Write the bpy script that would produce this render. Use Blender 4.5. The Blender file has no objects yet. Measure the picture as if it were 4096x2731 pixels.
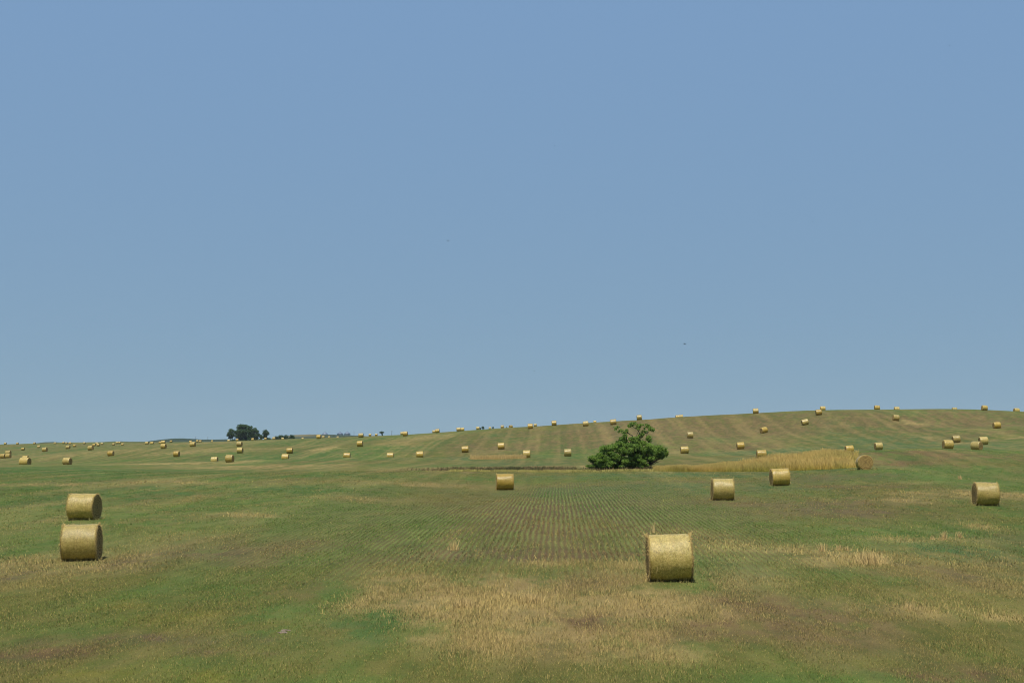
import bpy, bmesh, math, random
import numpy as np
from mathutils import Vector, Matrix

# ------------------------------------------------------------------ camera geometry
FPX = 50.0 / 36.0 * 4096.0
CAMH = 5.3
HOR = 1772.0
PITCH = math.atan((HOR - 1365.5) / FPX)
CA, SA = math.cos(PITCH), math.sin(PITCH)

def ray(px, py):
    """A line of sight of the photograph as (x per metre of y, z per metre of y)."""
    c, r = px - 2048.0, 1365.5 - py
    dy = FPX * CA - r * SA
    return c / dy, (FPX * SA + r * CA) / dy

def uq(px, py):
    u, v = ray(px, py)
    return u, -v * FPX

# ------------------------------------------------------------------ the bales (surveyed from the photograph: column, top row, height, turn, label)
BALES = [
 # ---- near field
 (2679, 2138, 190, 0, "largest round bale of all, standing alone on tan stubble, broadside with frayed left edge"),
 (326, 2093, 149, 9, "front bale of the big pair one behind the other at left, narrow dark end"),
 (335, 1972, 107, -5, "rear bale of the big pair one behind the other at left, wide dark right end"),
 (2019, 1893, 67, 5, "lone bale in the middle of the green field, left of the big bush"),
 (2890, 1912, 89.5, 4, "broadside bale between the largest bale and the golden tall grass"),
 (3121, 1872, 71, 4, "bale standing right in front of the golden tall grass"),
 (3942, 1927, 96, 1, "big bale by the right edge of the photo with a dark left end"),
 (3458, 1816, 60, -89, "end-on bale showing its spiral face at the right tip of the golden grass"),
 # ---- hidden rank behind the low crest, left half
 (858, 1826.6, 28, -3, "half sunk pale bale just left of a bigger mottled bale, below the grove"),
 (919, 1818.5, 31, -10, "mottled brownish bale, biggest in the hollow below the far grove of trees"),
 (1141, 1818, 29, 2, "pale half sunk bale directly below another bale, right of the grove"),
 (1387.5, 1809, 29, 3, "pale bale sunk behind the crest below the grain bins, its base hidden"),
 (1561, 1809.5, 28.5, 3, "left one of two alike sunken pale bales midway between grain bins and bush"),
 (1679, 1810, 28, 3, "right one of two alike sunken pale bales midway between grain bins and bush"),
 (2107, 1797, 31.5, 4, "bale at the right end of the pale strip of uncut straw"),
 (2271, 1795, 30, 4, "lone bale at the hill foot closest on the left to the big bush"),
 # ---- left edge and left middle
 (11, 1818, 20, -4, "bale cut by the left edge of the photo, lowest of a trio"),
 (33, 1811.5, 20, -6, "right front bale of the trio at the left edge, below another"),
 (33, 1798.5, 18.5, -4, "topmost bale of the trio at the left edge of the photo"),
 (100, 1831, 36.5, -7, "turned bale near the left edge with another bale peeping over its top"),
 (102, 1823, 22, -3, "bale mostly hidden behind the turned bale near the left edge"),
 (269, 1828, 31, -10, "bright bale with dark right end at the edge of the dark green field, far left"),
 (92, 1789, 12, 0, "tiny pale bale alone on the tan band, above the left edge trio to the right"),
 (155, 1781, 10.5, 2, "small pale bale just above and left of a bigger roundish bale, far left"),
 (179, 1788, 18, -8, "roundish bale below a small pale bale on the far left plain"),
 (272, 1780, 15, -4, "left and bigger bale of the slanting pair below the far left skyline trio"),
 (298, 1776, 10.8, -2, "right and smaller bale of the slanting pair below the far left skyline trio"),
 (362.5, 1780.5, 19.6, -16, "very round looking dull bale just below the row of three, far left"),
 (443, 1802, 22, -4, "lone bale with dark underside in the tan band, left of the dark far hill"),
 (706, 1803, 24, -5, "lone bale on the tan band midway between left edge trio and the grove"),
 (960, 1789, 23, -2, "lower bale of the upright pair straight below the grove of trees"),
 (957.7, 1764.5, 20.5, -6, "upper bale of the upright pair straight below the grove of trees"),
 (1159, 1790, 24, -2, "bale on the slope just above the pale half sunk bale, right of the grove"),
 (1439.6, 1761, 24, -3, "bale on the green slope straight below the bale right of the grain bins"),
 (1860, 1781.5, 27, 3, "left one of two bales on the brown slope above the uncut straw strip"),
 (2004.5, 1771, 26, 3, "right one of two bales on the brown slope above the uncut straw strip"),
 # ---- far left skyline
 (21, 1769, 9, 0, "tiny skyline bale closest to the left edge of the photo"),
 (70, 1768, 9, 0, "tiny skyline bale, second from the left edge of the photo"),
 (138, 1767.5, 9, 0, "tiny skyline bale at the left tip of the first low dark far hill"),
 (220, 1767, 9, 0, "tiny skyline bale on the right end of the first low dark far hill"),
 (254, 1767, 8.6, 0, "left bale of the tiny skyline trio right of the first low dark hill"),
 (266, 1766.5, 9, 0, "middle bale of the tiny skyline trio right of the first low dark hill"),
 (280, 1770, 9, 0, "right and lowest bale of the tiny skyline trio beyond the first low hill"),
 (337, 1769, 9, 0, "lone tiny skyline bale between the skyline trio and the row of three"),
 (387.5, 1760.5, 9.4, 0, "tiny bale standing out highest over the left skyline, above the row of three"),
 (376, 1774, 10.5, 0, "left bale of the row of three just under the left skyline"),
 (392.5, 1773, 11.2, 0, "middle bale of the row of three just under the left skyline"),
 (408, 1770, 9.4, 0, "right bale of the row of three just under the left skyline"),
 (468, 1764, 9, 0, "left bale of the tiny touching pair on the left skyline"),
 (478, 1765, 9, 0, "right bale of the tiny touching pair on the left skyline"),
 (454, 1777, 9.5, 0, "pale speck of a bale half sunk in green below the touching skyline pair"),
 (490, 1776.5, 9.5, 0, "flat pale speck of a bale right of and below the touching skyline pair"),
 (587, 1765.5, 12.6, 0, "left bale of the twosome at the left foot of the long dark far hill"),
 (608, 1766.5, 11.6, 0, "right bale of the twosome at the left foot of the long dark far hill"),
 (641, 1764, 11.5, 0, "bale half hidden behind the upper bale of a close trio under the dark hill"),
 (653, 1760.5, 15, 0, "upper front bale of the close trio under the dark hill's left slope"),
 (654, 1773, 21, -6, "bigger bale lowest in the close trio under the dark hill's left slope"),
 (684.5, 1762, 9, 0, "tiny lone bale right of the close trio, under the dark far hill's summit"),
 (762, 1760, 11, 0, "small bale peeping up behind a bigger one under the dark hill's right slope"),
 (771, 1766, 20.5, -6, "bigger bale overlapping a small one under the dark hill's right slope"),
 (789, 1762.5, 9.2, 0, "left and paler bale of the overlapping pair before the dark hill's right slope"),
 (801, 1759, 11.2, 0, "right and bigger bale of the overlapping pair before the dark hill's right slope"),
 (848.5, 1760.5, 8.4, 0, "tiny lone bale left of the grove at the thin tan line"),
 # ---- row in front of the grove
 (914.6, 1757, 9.2, 0, "small bale under the left edge of the grove's loose tree"),
 (949, 1754.5, 10.2, 0, "small bale under the grove, peeping over the upright pair"),
 (1010.7, 1752.5, 10.2, 0, "small bale in front of the middle of the grove's biggest tree"),
 (1062, 1750.5, 10.4, 0, "small bale in front of the small round tree beside the grove"),
 (1095.5, 1746.5, 11.8, 0, "wide small bale between the small round tree and the dark bushes"),
 (1131, 1748.6, 10, 0, "small bale in front of the row of dark bushes right of the grove"),
 (1210.7, 1748, 8.6, 0, "tiny lone bale right of the dark bushes, on the green edge"),
 # ---- grain bin row
 (1275, 1737.7, 17.5, -2, "largest bale at the left of the row under the first grain bin"),
 (1293, 1740, 10.8, 0, "small bale touching the right side of the largest bale under the grain bins"),
 (1316.7, 1740.6, 9.6, 0, "small bale with gaps on both sides below the left grain bin's roof"),
 (1351, 1742, 8.4, 0, "flat tiny bale straight below the middle grain bin"),
 (1444, 1731.5, 18, -4, "bale on the skyline just right of the grain bins"),
 (1480, 1734.4, 10, 0, "left small bale of the two between grain bins and the lone far tree"),
 (1505, 1732.8, 10, 0, "right small bale of the two, next to the lone far tree"),
 # ---- centre skyline
 (1608, 1728, 13, 0, "small bale hiding behind the left side of a skyline bale right of the lone tree"),
 (1621, 1722, 20, -3, "skyline bale right of the lone far tree with a small one behind it"),
 (1735.7, 1720, 12.5, 0, "low small bale at the left side of a tilted looking skyline bale"),
 (1749.7, 1714.5, 16, -6, "skyline bale with a low small bale at its left side"),
 (1834, 1708.5, 16, 0, "left bale of the touching skyline pair left of the dark far shrub"),
 (1849, 1709.5, 15.4, 0, "right bale of the touching skyline pair left of the dark far shrub"),
 (1911.6, 1705.5, 13, 0, "small skyline bale just left of the dark far shrub"),
 (1960, 1707, 11, 0, "low small skyline bale just right of the dark far shrub"),
 (2009, 1699.5, 13, 0, "small skyline bale left of a small turned bale showing its brown end"),
 (2043, 1701.5, 12.5, 44, "small turned skyline bale showing its brown end beside its lit side"),
 (2121, 1692, 21.4, 2, "skyline bale with a small far bale at its right side"),
 (2141, 1693.5, 12.4, 0, "small far bale at the right side of a bigger skyline bale"),
 (2216, 1681, 20.6, 2, "lone skyline bale left of the bush, midway to the overlapping pair"),
 (2342.6, 1681, 21.7, 2, "lone skyline bale closest on the left above the big bush"),
 (2379.5, 1679, 12.6, 0, "tiny half hidden skyline bale between two bigger ones left above the bush"),
 (2452.7, 1676, 22.6, 2, "skyline bale straight above the bush's left upper branch"),
 (2557, 1659.5, 20.6, 2, "skyline bale straight above the top of the big bush"),
 # ---- right hill
 (2711.6, 1662.5, 19, 3, "low left bale of the overlapping skyline pair right of the bush, half sunk"),
 (2724.7, 1656.5, 16, 0, "upper right bale of the overlapping skyline pair right of the bush"),
 (2760.7, 1725.5, 26, 2, "bale halfway up the hill, first one right of the bush top"),
 (2738.4, 1783.5, 30, 2, "bale at the hill foot just right of the big bush"),
 (2961.6, 1767.5, 29, 3, "bale low on the hill, a little above and left of the grassy foot bale"),
 (3022.6, 1631, 22, 2, "lone bale on the skyline near the left shoulder of the hill"),
 (3274.7, 1635, 24, 2, "lower left bale of the overlapping pair on the hill top"),
 (3291, 1624.4, 19.5, 2, "upper right bale of the overlapping pair on the hill top"),
 (3219.6, 1673.5, 25, 3, "bale high on the hill, below and left of the overlapping hill top pair"),
 (3055, 1709, 25, 24, "turned bale in the middle of the hill, straight below the hill shoulder bale"),
 (3046, 1797.6, 37, 3, "bigger bale on the green hill foot above the golden tall grass"),
 (3398, 1780, 33, 4, "bale whose base is hidden by the golden tall grass"),
 (3508, 1618.6, 20.6, 2, "high skyline bale right of the overlapping hill top pair"),
 (3587, 1629, 20, 2, "flat sunk bale on the skyline, only its top showing, above a hillside bale"),
 (3818, 1629.5, 20, 2, "flat sunk bale on the skyline, only its top showing, on open sky alone"),
 (3938, 1618.6, 22.4, 2, "high skyline bale closest to the right end of the hill"),
 (4066, 1632, 20, 8, "half sunk skyline bale at the right edge of the photo"),
 (3583.5, 1657, 24.6, 3, "hillside bale at the start of a pale straw streak, just under the skyline"),
 (3987, 1685, 27, 2, "dark underside hillside bale near the right edge of the photo"),
 (3514.5, 1771.7, 31, 4, "pale bale behind the brown bank, right of and above the end-on bale"),
 (3791.6, 1756, 38, 2, "front bale of the overlapping pair at the right hill foot"),
 (3824.7, 1745.6, 29.5, 2, "rear bale of the overlapping pair at the right hill foot"),
 (3934, 1743, 33.5, 2, "bale overlapping the turned bale from behind at the right hill foot"),
 (3907.5, 1769.5, 37.5, -50, "turned bale with its orange end showing, overlapped by the bale behind it"),
]
HIDDEN = {858, 1141, 1387.5, 1561, 1679, 33, 100, 102, 92, 454, 490, 641, 762, 1608, 1735.7, 2141, 2379.5, 2711.6, 2724.7,
          3291, 3398, 3508, 3587, 3818, 4066, 3514.5, 3824.7, 3934, 3907.5, 1960, 2043, 1351, 1210.7}
BALE_D = 1.6

# ------------------------------------------------------------------ the terrain, interpolated from surveyed spots
SKY_LINE = [  # crest of the land: column, row, distance
 (-250, 1779, 1100), (0, 1777.5, 1100), (150, 1773.8, 1100), (300, 1770.5, 1090), (420, 1769.3, 1080), (560, 1768.2, 1070), (700, 1767.6, 1060),
 (800, 1767.3, 1000), (900, 1766, 930), (1000, 1764, 830), (1100, 1757.5, 860), (1210, 1756, 840), (1280, 1753.5, 900), (1351, 1751, 950),
 (1444, 1748.5, 960), (1500, 1742.5, 930), (1560, 1740.5, 760), (1621, 1738, 700), (1690, 1733.5, 690), (1750, 1729.5, 680), (1840, 1724, 650),
 (1911, 1718.5, 705), (1960, 1715.5, 705), (2010, 1712.3, 710), (2060, 1709.5, 705), (2140, 1705.5, 640), (2216, 1700.5, 520), (2300, 1694.5, 480),
 (2380, 1689, 460), (2453, 1685, 450), (2557, 1679, 450), (2650, 1673.5, 445), (2720, 1669.5, 440), (2800, 1663, 430), (2900, 1657.5, 425), (3022, 1652, 426),
 (3120, 1646, 418), (3200, 1643, 416), (3290, 1640.5, 415), (3400, 1638.8, 415), (3508, 1637.6, 420), (3600, 1636.8, 425), (3700, 1636, 425), (3818, 1636, 425),
 (3940, 1640, 425), (4096, 1646.5, 425), (4250, 1652, 425), (4400, 1657, 425)]
SPOTS = [
 # near plane
 (0, 2700, 30.5), (1000, 2712, 30), (2048, 2725, 30), (3000, 2725, 30), (4096, 2720, 30), (1200, 2330, 49), (0, 2480, 40.5), (3500, 2330, 48.5), (4096, 2340, 49),
 (1300, 2100, 77), (2400, 2060, 84), (600, 2000, 108), (1500, 1950, 128), (2500, 1935, 136), (3500, 1985, 104), (4096, 1975, 110),
 # foot of the slough, bush, bank
 (1600, 1890, 172), (2000, 1888, 178), (2350, 1886, 180), (2508, 1881, 182), (2700, 1883, 177), (2900, 1884, 173), (3100, 1883, 168), (3300, 1880, 160), (3420, 1877, 155),
 (3700, 1872, 156), (3900, 1870, 158), (4096, 1868, 160),
 (1600, 1880, 192), (2000, 1876, 200), (2350, 1873, 205), (2508, 1872, 204), (2700, 1868, 200),
 (3000, 1856, 190), (3150, 1838, 188), (3300, 1824, 184), (3420, 1818, 180),
 (3430, 1815, 178), (3560, 1801, 182), (3700, 1797, 184), (3850, 1800, 184), (3980, 1805, 184), (4096, 1808, 185), (4300, 1815, 185),
 (3560, 1835, 168), (3700, 1832, 169), (3900, 1836, 169), (4096, 1840, 170),
 (3514, 1803, 215), (3700, 1799, 210), (3907, 1807, 215), (4096, 1808, 215),
 # left crest of the dark green field and the hollow behind
 (-200, 1857, 235), (0, 1858, 235), (150, 1858, 235), (300, 1859.5, 235), (500, 1866, 228), (750, 1868, 228), (1000, 1872, 225),
 (0, 1859.5, 262), (300, 1860, 262), (-200, 1858, 262), (600, 1859, 265),
 (700, 1852, 296), (858, 1844.5, 306), (1000, 1839.5, 303), (1141, 1835.3, 299), (1387, 1829.5, 298), (1561, 1828.3, 298), (1679, 1828.3, 298), (1800, 1833, 290), (1950, 1838, 285),
 (1900, 1840, 282), (2100, 1838, 282), (1250, 1846, 262), (1700, 1855, 245), (2300, 1850, 250), (2600, 1848, 245),
 # plain and slopes
 (1500, 1751, 480), (1560, 1746.5, 480), (1621, 1742.5, 470), (1690, 1739, 480), (1750, 1735.5, 480), (1834, 1730, 480), (1440, 1752, 480), (1621, 1741, 560), (1500, 1747, 600),
 (1911, 1725, 480), (2557, 1681.5, 417), (2557, 1680, 435), (2453, 1692, 425), (3022, 1653, 418),
 (550, 1822, 400), (0, 1833, 452), (0, 1817, 530), (250, 1815, 440), (1250, 1779, 450), (1700, 1749, 440), (2400, 1716, 388), (2600, 1757, 350),
 (2900, 1678, 400), (3400, 1720, 350), (3700, 1700, 365), (3800, 1779, 300), (3600, 1798, 268), (4096, 1779, 262), (4096, 1700, 360),
 (3200, 1822, 262), (3250, 1778, 310), (2880, 1830, 258), (2250, 1712, 420), (2100, 1744, 390), (1560, 1763, 420)]

def build_gp():
    P, Q, N = [], [], []
    def add(px, py, d, n):
        u, q = uq(px, py)
        P.append((u, math.log(d))); Q.append(q); N.append(n)
    for px, top, h, yaw, lab in BALES:
        add(px, top + h, FPX * BALE_D / h, 2.5 if px in HIDDEN else (1.0 if h > 14 else 2.0))
    for px, py, d in SPOTS: add(px, py, d, 0.5)
    for px, py, d in SKY_LINE:
        add(px, py, d, 0.35)
        add(px, py + 3.5, d * 1.22, 1.0)
        add(px, min(max(py + 14, 1779), py + 40), d * 1.9, 2.0)
    for px in range(-400, 4600, 350):
        add(px, 1784, 5200, 0.5); add(px, 1783.5, 3600, 1.5)
    P, Q, N = np.array(P), np.array(Q), np.array(N)
    mean = lambda T: CAMH * FPX / np.exp(T) - 35.0
    def K(A, B):
        du = A[:, None, 0] - B[None, :, 0]; dt = A[:, None, 1] - B[None, :, 1]
        return (70.0**2 * np.exp(-.5 * ((du / .28)**2 + (dt / .8)**2))
                + 14.0**2 * np.exp(-.5 * ((du / .075)**2 + (dt / .22)**2))
                + 4.5**2 * np.exp(-.5 * ((du / .035)**2 + (dt / .05)**2)))
    alpha = np.linalg.solve(K(P, P) + np.diag(N**2), Q - mean(P[:, 1]))
    us = np.linspace(-.48, .48, 300); ts = np.linspace(math.log(22.0), math.log(5200.0), 420)
    tab = np.empty((len(us), len(ts)))
    for i, u in enumerate(us):
        A = np.stack([np.full(len(ts), u), ts], 1)
        tab[i] = K(A, P) @ alpha + mean(ts)
    return us, ts, tab
US, TS, QTAB = build_gp()

def vnoise(x, y, seed=0):
    """Smooth value noise over the plane, 0..1."""
    x = np.asarray(x, float); y = np.asarray(y, float)
    xi, yi = np.floor(x), np.floor(y)
    fx, fy = x - xi, y - yi
    fx = fx * fx * (3 - 2 * fx); fy = fy * fy * (3 - 2 * fy)
    xi = xi.astype(np.int64); yi = yi.astype(np.int64)
    def h(a, b):
        v = (a * 374761393 + b * 668265263 + seed * 974634777) & 0xFFFFFFFF
        v = ((v ^ (v >> 13)) * 1274126177) & 0xFFFFFFFF
        v = ((v ^ (v >> 16)) * 2246822519) & 0xFFFFFFFF
        return ((v ^ (v >> 15)) & 0xFFFFFF) / float(0xFFFFFF)
    return (h(xi, yi) * (1 - fx) + h(xi + 1, yi) * fx) * (1 - fy) + (h(xi, yi + 1) * (1 - fx) + h(xi + 1, yi + 1) * fx) * fy

def fbm(x, y, seed=0, octv=4, gain=.55):
    s, a, n = 0.0, 1.0, 0.0
    for k in range(octv):
        s = s + a * vnoise(x * 2**k + 17.3 * k, y * 2**k - 9.1 * k, seed + 11 * k); n += a; a *= gain
    return s / n

def height(x, y):
    x = np.asarray(x, float); y = np.asarray(y, float)
    yy = np.maximum(y, 22.001)
    u = np.clip(x / np.maximum(yy, 1), US[0] + 1e-6, US[-1] - 1e-6)
    t = np.clip(np.log(yy), TS[0] + 1e-6, TS[-1] - 1e-6)
    fu = (u - US[0]) / (US[1] - US[0]); ft = (t - TS[0]) / (TS[1] - TS[0])
    iu = np.clip(fu.astype(int), 0, len(US) - 2); it = np.clip(ft.astype(int), 0, len(TS) - 2)
    fu -= iu; ft -= it
    q = (QTAB[iu, it] * (1 - fu) + QTAB[iu + 1, it] * fu) * (1 - ft) + (QTAB[iu, it + 1] * (1 - fu) + QTAB[iu + 1, it + 1] * fu) * ft
    z = CAMH - q * yy / FPX
    b = np.clip((24.0 - y) / 19.0, 0, 1); b = b * b * (3 - 2 * b)
    z = z * (1 - b) + 3.3 * b                       # the road bank the photographer's car stands on
    z = z + (fbm(x * .45, y * .45, 5, 3) - .5) * .07 * np.clip(y / 30, 0, 1)
    return z

def hz(x, y): return float(height(np.array([x]), np.array([y]))[0])

def land(px, py, d0=24.0, d1=1500.0):
    """Where a line of sight first meets the land."""
    u, v = ray(px, py)
    d = np.exp(np.linspace(math.log(d0), math.log(d1), 1500))
    below = (CAMH + v * d) < height(u * d, d)
    if not below.any(): return None
    i = int(np.argmax(below)); return u * d[i], d[i]

# ------------------------------------------------------------------ scene, helpers
scene = bpy.context.scene
COL = scene.collection
RNG = np.random.default_rng(7)
random.seed(7)

def tag(o, label=None, cat=None, group=None, kind=None):
    if label: o['label'] = label
    if cat: o['category'] = cat
    if group: o['group'] = group
    if kind: o['kind'] = kind
    return o

def empty(name, loc, rot=(0, 0, 0)):
    o = bpy.data.objects.new(name, None); COL.objects.link(o)
    o.location = loc; o.rotation_euler = rot; o.empty_display_size = .2
    return o

def mesh_obj(name, verts, faces, mats, parent=None, smooth=False, colors=None, fmat=None, floats=None):
    """One mesh object from arrays; faces is an (n, k) array or a list."""
    me = bpy.data.meshes.new(name)
    verts = np.asarray(verts, np.float32)
    if isinstance(faces, np.ndarray) and faces.ndim == 2:
        n, k = faces.shape
        me.vertices.add(len(verts)); me.vertices.foreach_set('co', verts.ravel())
        me.loops.add(n * k); me.loops.foreach_set('vertex_index', faces.astype(np.int32).ravel())
        me.polygons.add(n)
        me.polygons.foreach_set('loop_start', np.arange(0, n * k, k, dtype=np.int32))
        me.update(calc_edges=True)
    else:
        me.from_pydata([tuple(map(float, v)) for v in verts], [], [tuple(int(i) for i in f) for f in faces])
    for m in (mats if isinstance(mats, (list, tuple)) else [mats]): me.materials.append(m)
    if fmat is not None: me.polygons.foreach_set('material_index', np.asarray(fmat, np.int32))
    me.polygons.foreach_set('use_smooth', np.full(len(me.polygons), smooth))
    if colors is not None:
        a = me.attributes.new('Cover', 'FLOAT_COLOR', 'POINT')
        c = np.ones((len(verts), 4), np.float32); c[:, :3] = colors
        a.data.foreach_set('color', c.ravel())
    for nm, arr in (floats or {}).items():
        a = me.attributes.new(nm, 'FLOAT', 'POINT'); a.data.foreach_set('value', np.asarray(arr, np.float32))
    me.update()
    o = bpy.data.objects.new(name, me); COL.objects.link(o)
    if parent is not None: o.parent = parent
    return o

class NT:
    """Short-hand for building a node material."""
    def __init__(s, name):
        s.mat = bpy.data.materials.new(name); s.mat.use_nodes = True
        s.t = s.mat.node_tree; s.t.nodes.clear()
        s.out = s.t.nodes.new('ShaderNodeOutputMaterial')
    def n(s, kind, **kw):
        nd = s.t.nodes.new('ShaderNode' + kind)
        for k, v in kw.items():
            if k in nd.inputs: 
                s.put(nd.inputs[k], v)
            else: setattr(nd, k, v)
        return nd
    def put(s, sock, v):
        if isinstance(v, bpy.types.NodeSocket): s.t.links.new(v, sock)
        else: sock.default_value = v
    def math(s, op, a, b=None, c=None):
        nd = s.t.nodes.new('ShaderNodeMath'); nd.operation = op
        s.put(nd.inputs[0], a)
        if b is not None: s.put(nd.inputs[1], b)
        if c is not None: s.put(nd.inputs[2], c)
        return nd.outputs[0]
    def vmath(s, op, a, b):
        nd = s.t.nodes.new('ShaderNodeVectorMath'); nd.operation = op
        s.put(nd.inputs[0], a); s.put(nd.inputs[1], b); return nd.outputs[0]
    def noise(s, vec, scale, detail=4, rough=.6, dist=0.0):
        nd = s.n('TexNoise'); s.put(nd.inputs['Vector'], vec)
        nd.inputs['Scale'].default_value = scale; nd.inputs['Detail'].default_value = detail
        nd.inputs['Roughness'].default_value = rough; nd.inputs['Distortion'].default_value = dist
        return nd.outputs[0]
    def ramp(s, fac, stops):
        nd = s.n('ValToRGB'); s.put(nd.inputs[0], fac)
        el = nd.color_ramp.elements
        while len(el) < len(stops): el.new(.5)
        for e, (p, c) in zip(el, stops):
            e.position = p; e.color = (*c, 1) if len(c) == 3 else c
        return nd.outputs[0]
    def mix(s, fac, a, b, mode='MIX'):
        nd = s.n('Mix', data_type='RGBA', blend_type=mode)
        nd.clamp_factor = True
        s.put(nd.inputs[0], fac)
        for k, v in ((6, a), (7, b)): s.put(nd.inputs[k], v if isinstance(v, bpy.types.NodeSocket) else (*v, 1))
        return nd.outputs[2]
    def maprange(s, v, a, b, c, d):
        nd = s.n('MapRange'); s.put(nd.inputs[0], v)
        for i, x in enumerate((a, b, c, d)): s.put(nd.inputs[i + 1], x)
        return nd.outputs[0]
    def principled(s, color, rough=.9, spec=.2, normal=None, **kw):
        p = s.n('BsdfPrincipled'); s.put(p.inputs['Base Color'], color if isinstance(color, bpy.types.NodeSocket) else (*color, 1))
        s.put(p.inputs['Roughness'], rough); s.put(p.inputs['Specular IOR Level'], spec)
        if normal is not None: s.put(p.inputs['Normal'], normal)
        for k, v in kw.items(): s.put(p.inputs[k], v)
        return p.outputs[0]
    def done(s, shader): s.t.links.new(shader, s.out.inputs[0]); return s.mat

ROW_LEAN = 0.032       # the drill rows run almost straight away from the road
# ------------------------------------------------------------------ the field's cover: green regrowth, straw, bare soil
C_GREEN = np.array((.086, .150, .027)); C_DEEP = np.array((.055, .128, .026)); C_TEAL = np.array((.066, .130, .042))
C_OLIVE = np.array((.128, .130, .027)); C_TAN = np.array((.345, .248, .092)); C_STRAW = np.array((.455, .332, .122))
C_SOIL = np.array((.132, .080, .038)); C_PURP = np.array((.122, .086, .047)); C_LIME = np.array((.170, .165, .022))
C_BROWN = np.array((.155, .110, .046))
PAL = dict(G=C_GREEN, D=C_DEEP, B=C_TEAL, O=C_OLIVE, T=C_TAN, S=C_STRAW, E=C_SOIL, P=C_PURP, L=C_LIME, N=C_BROWN)
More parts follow.
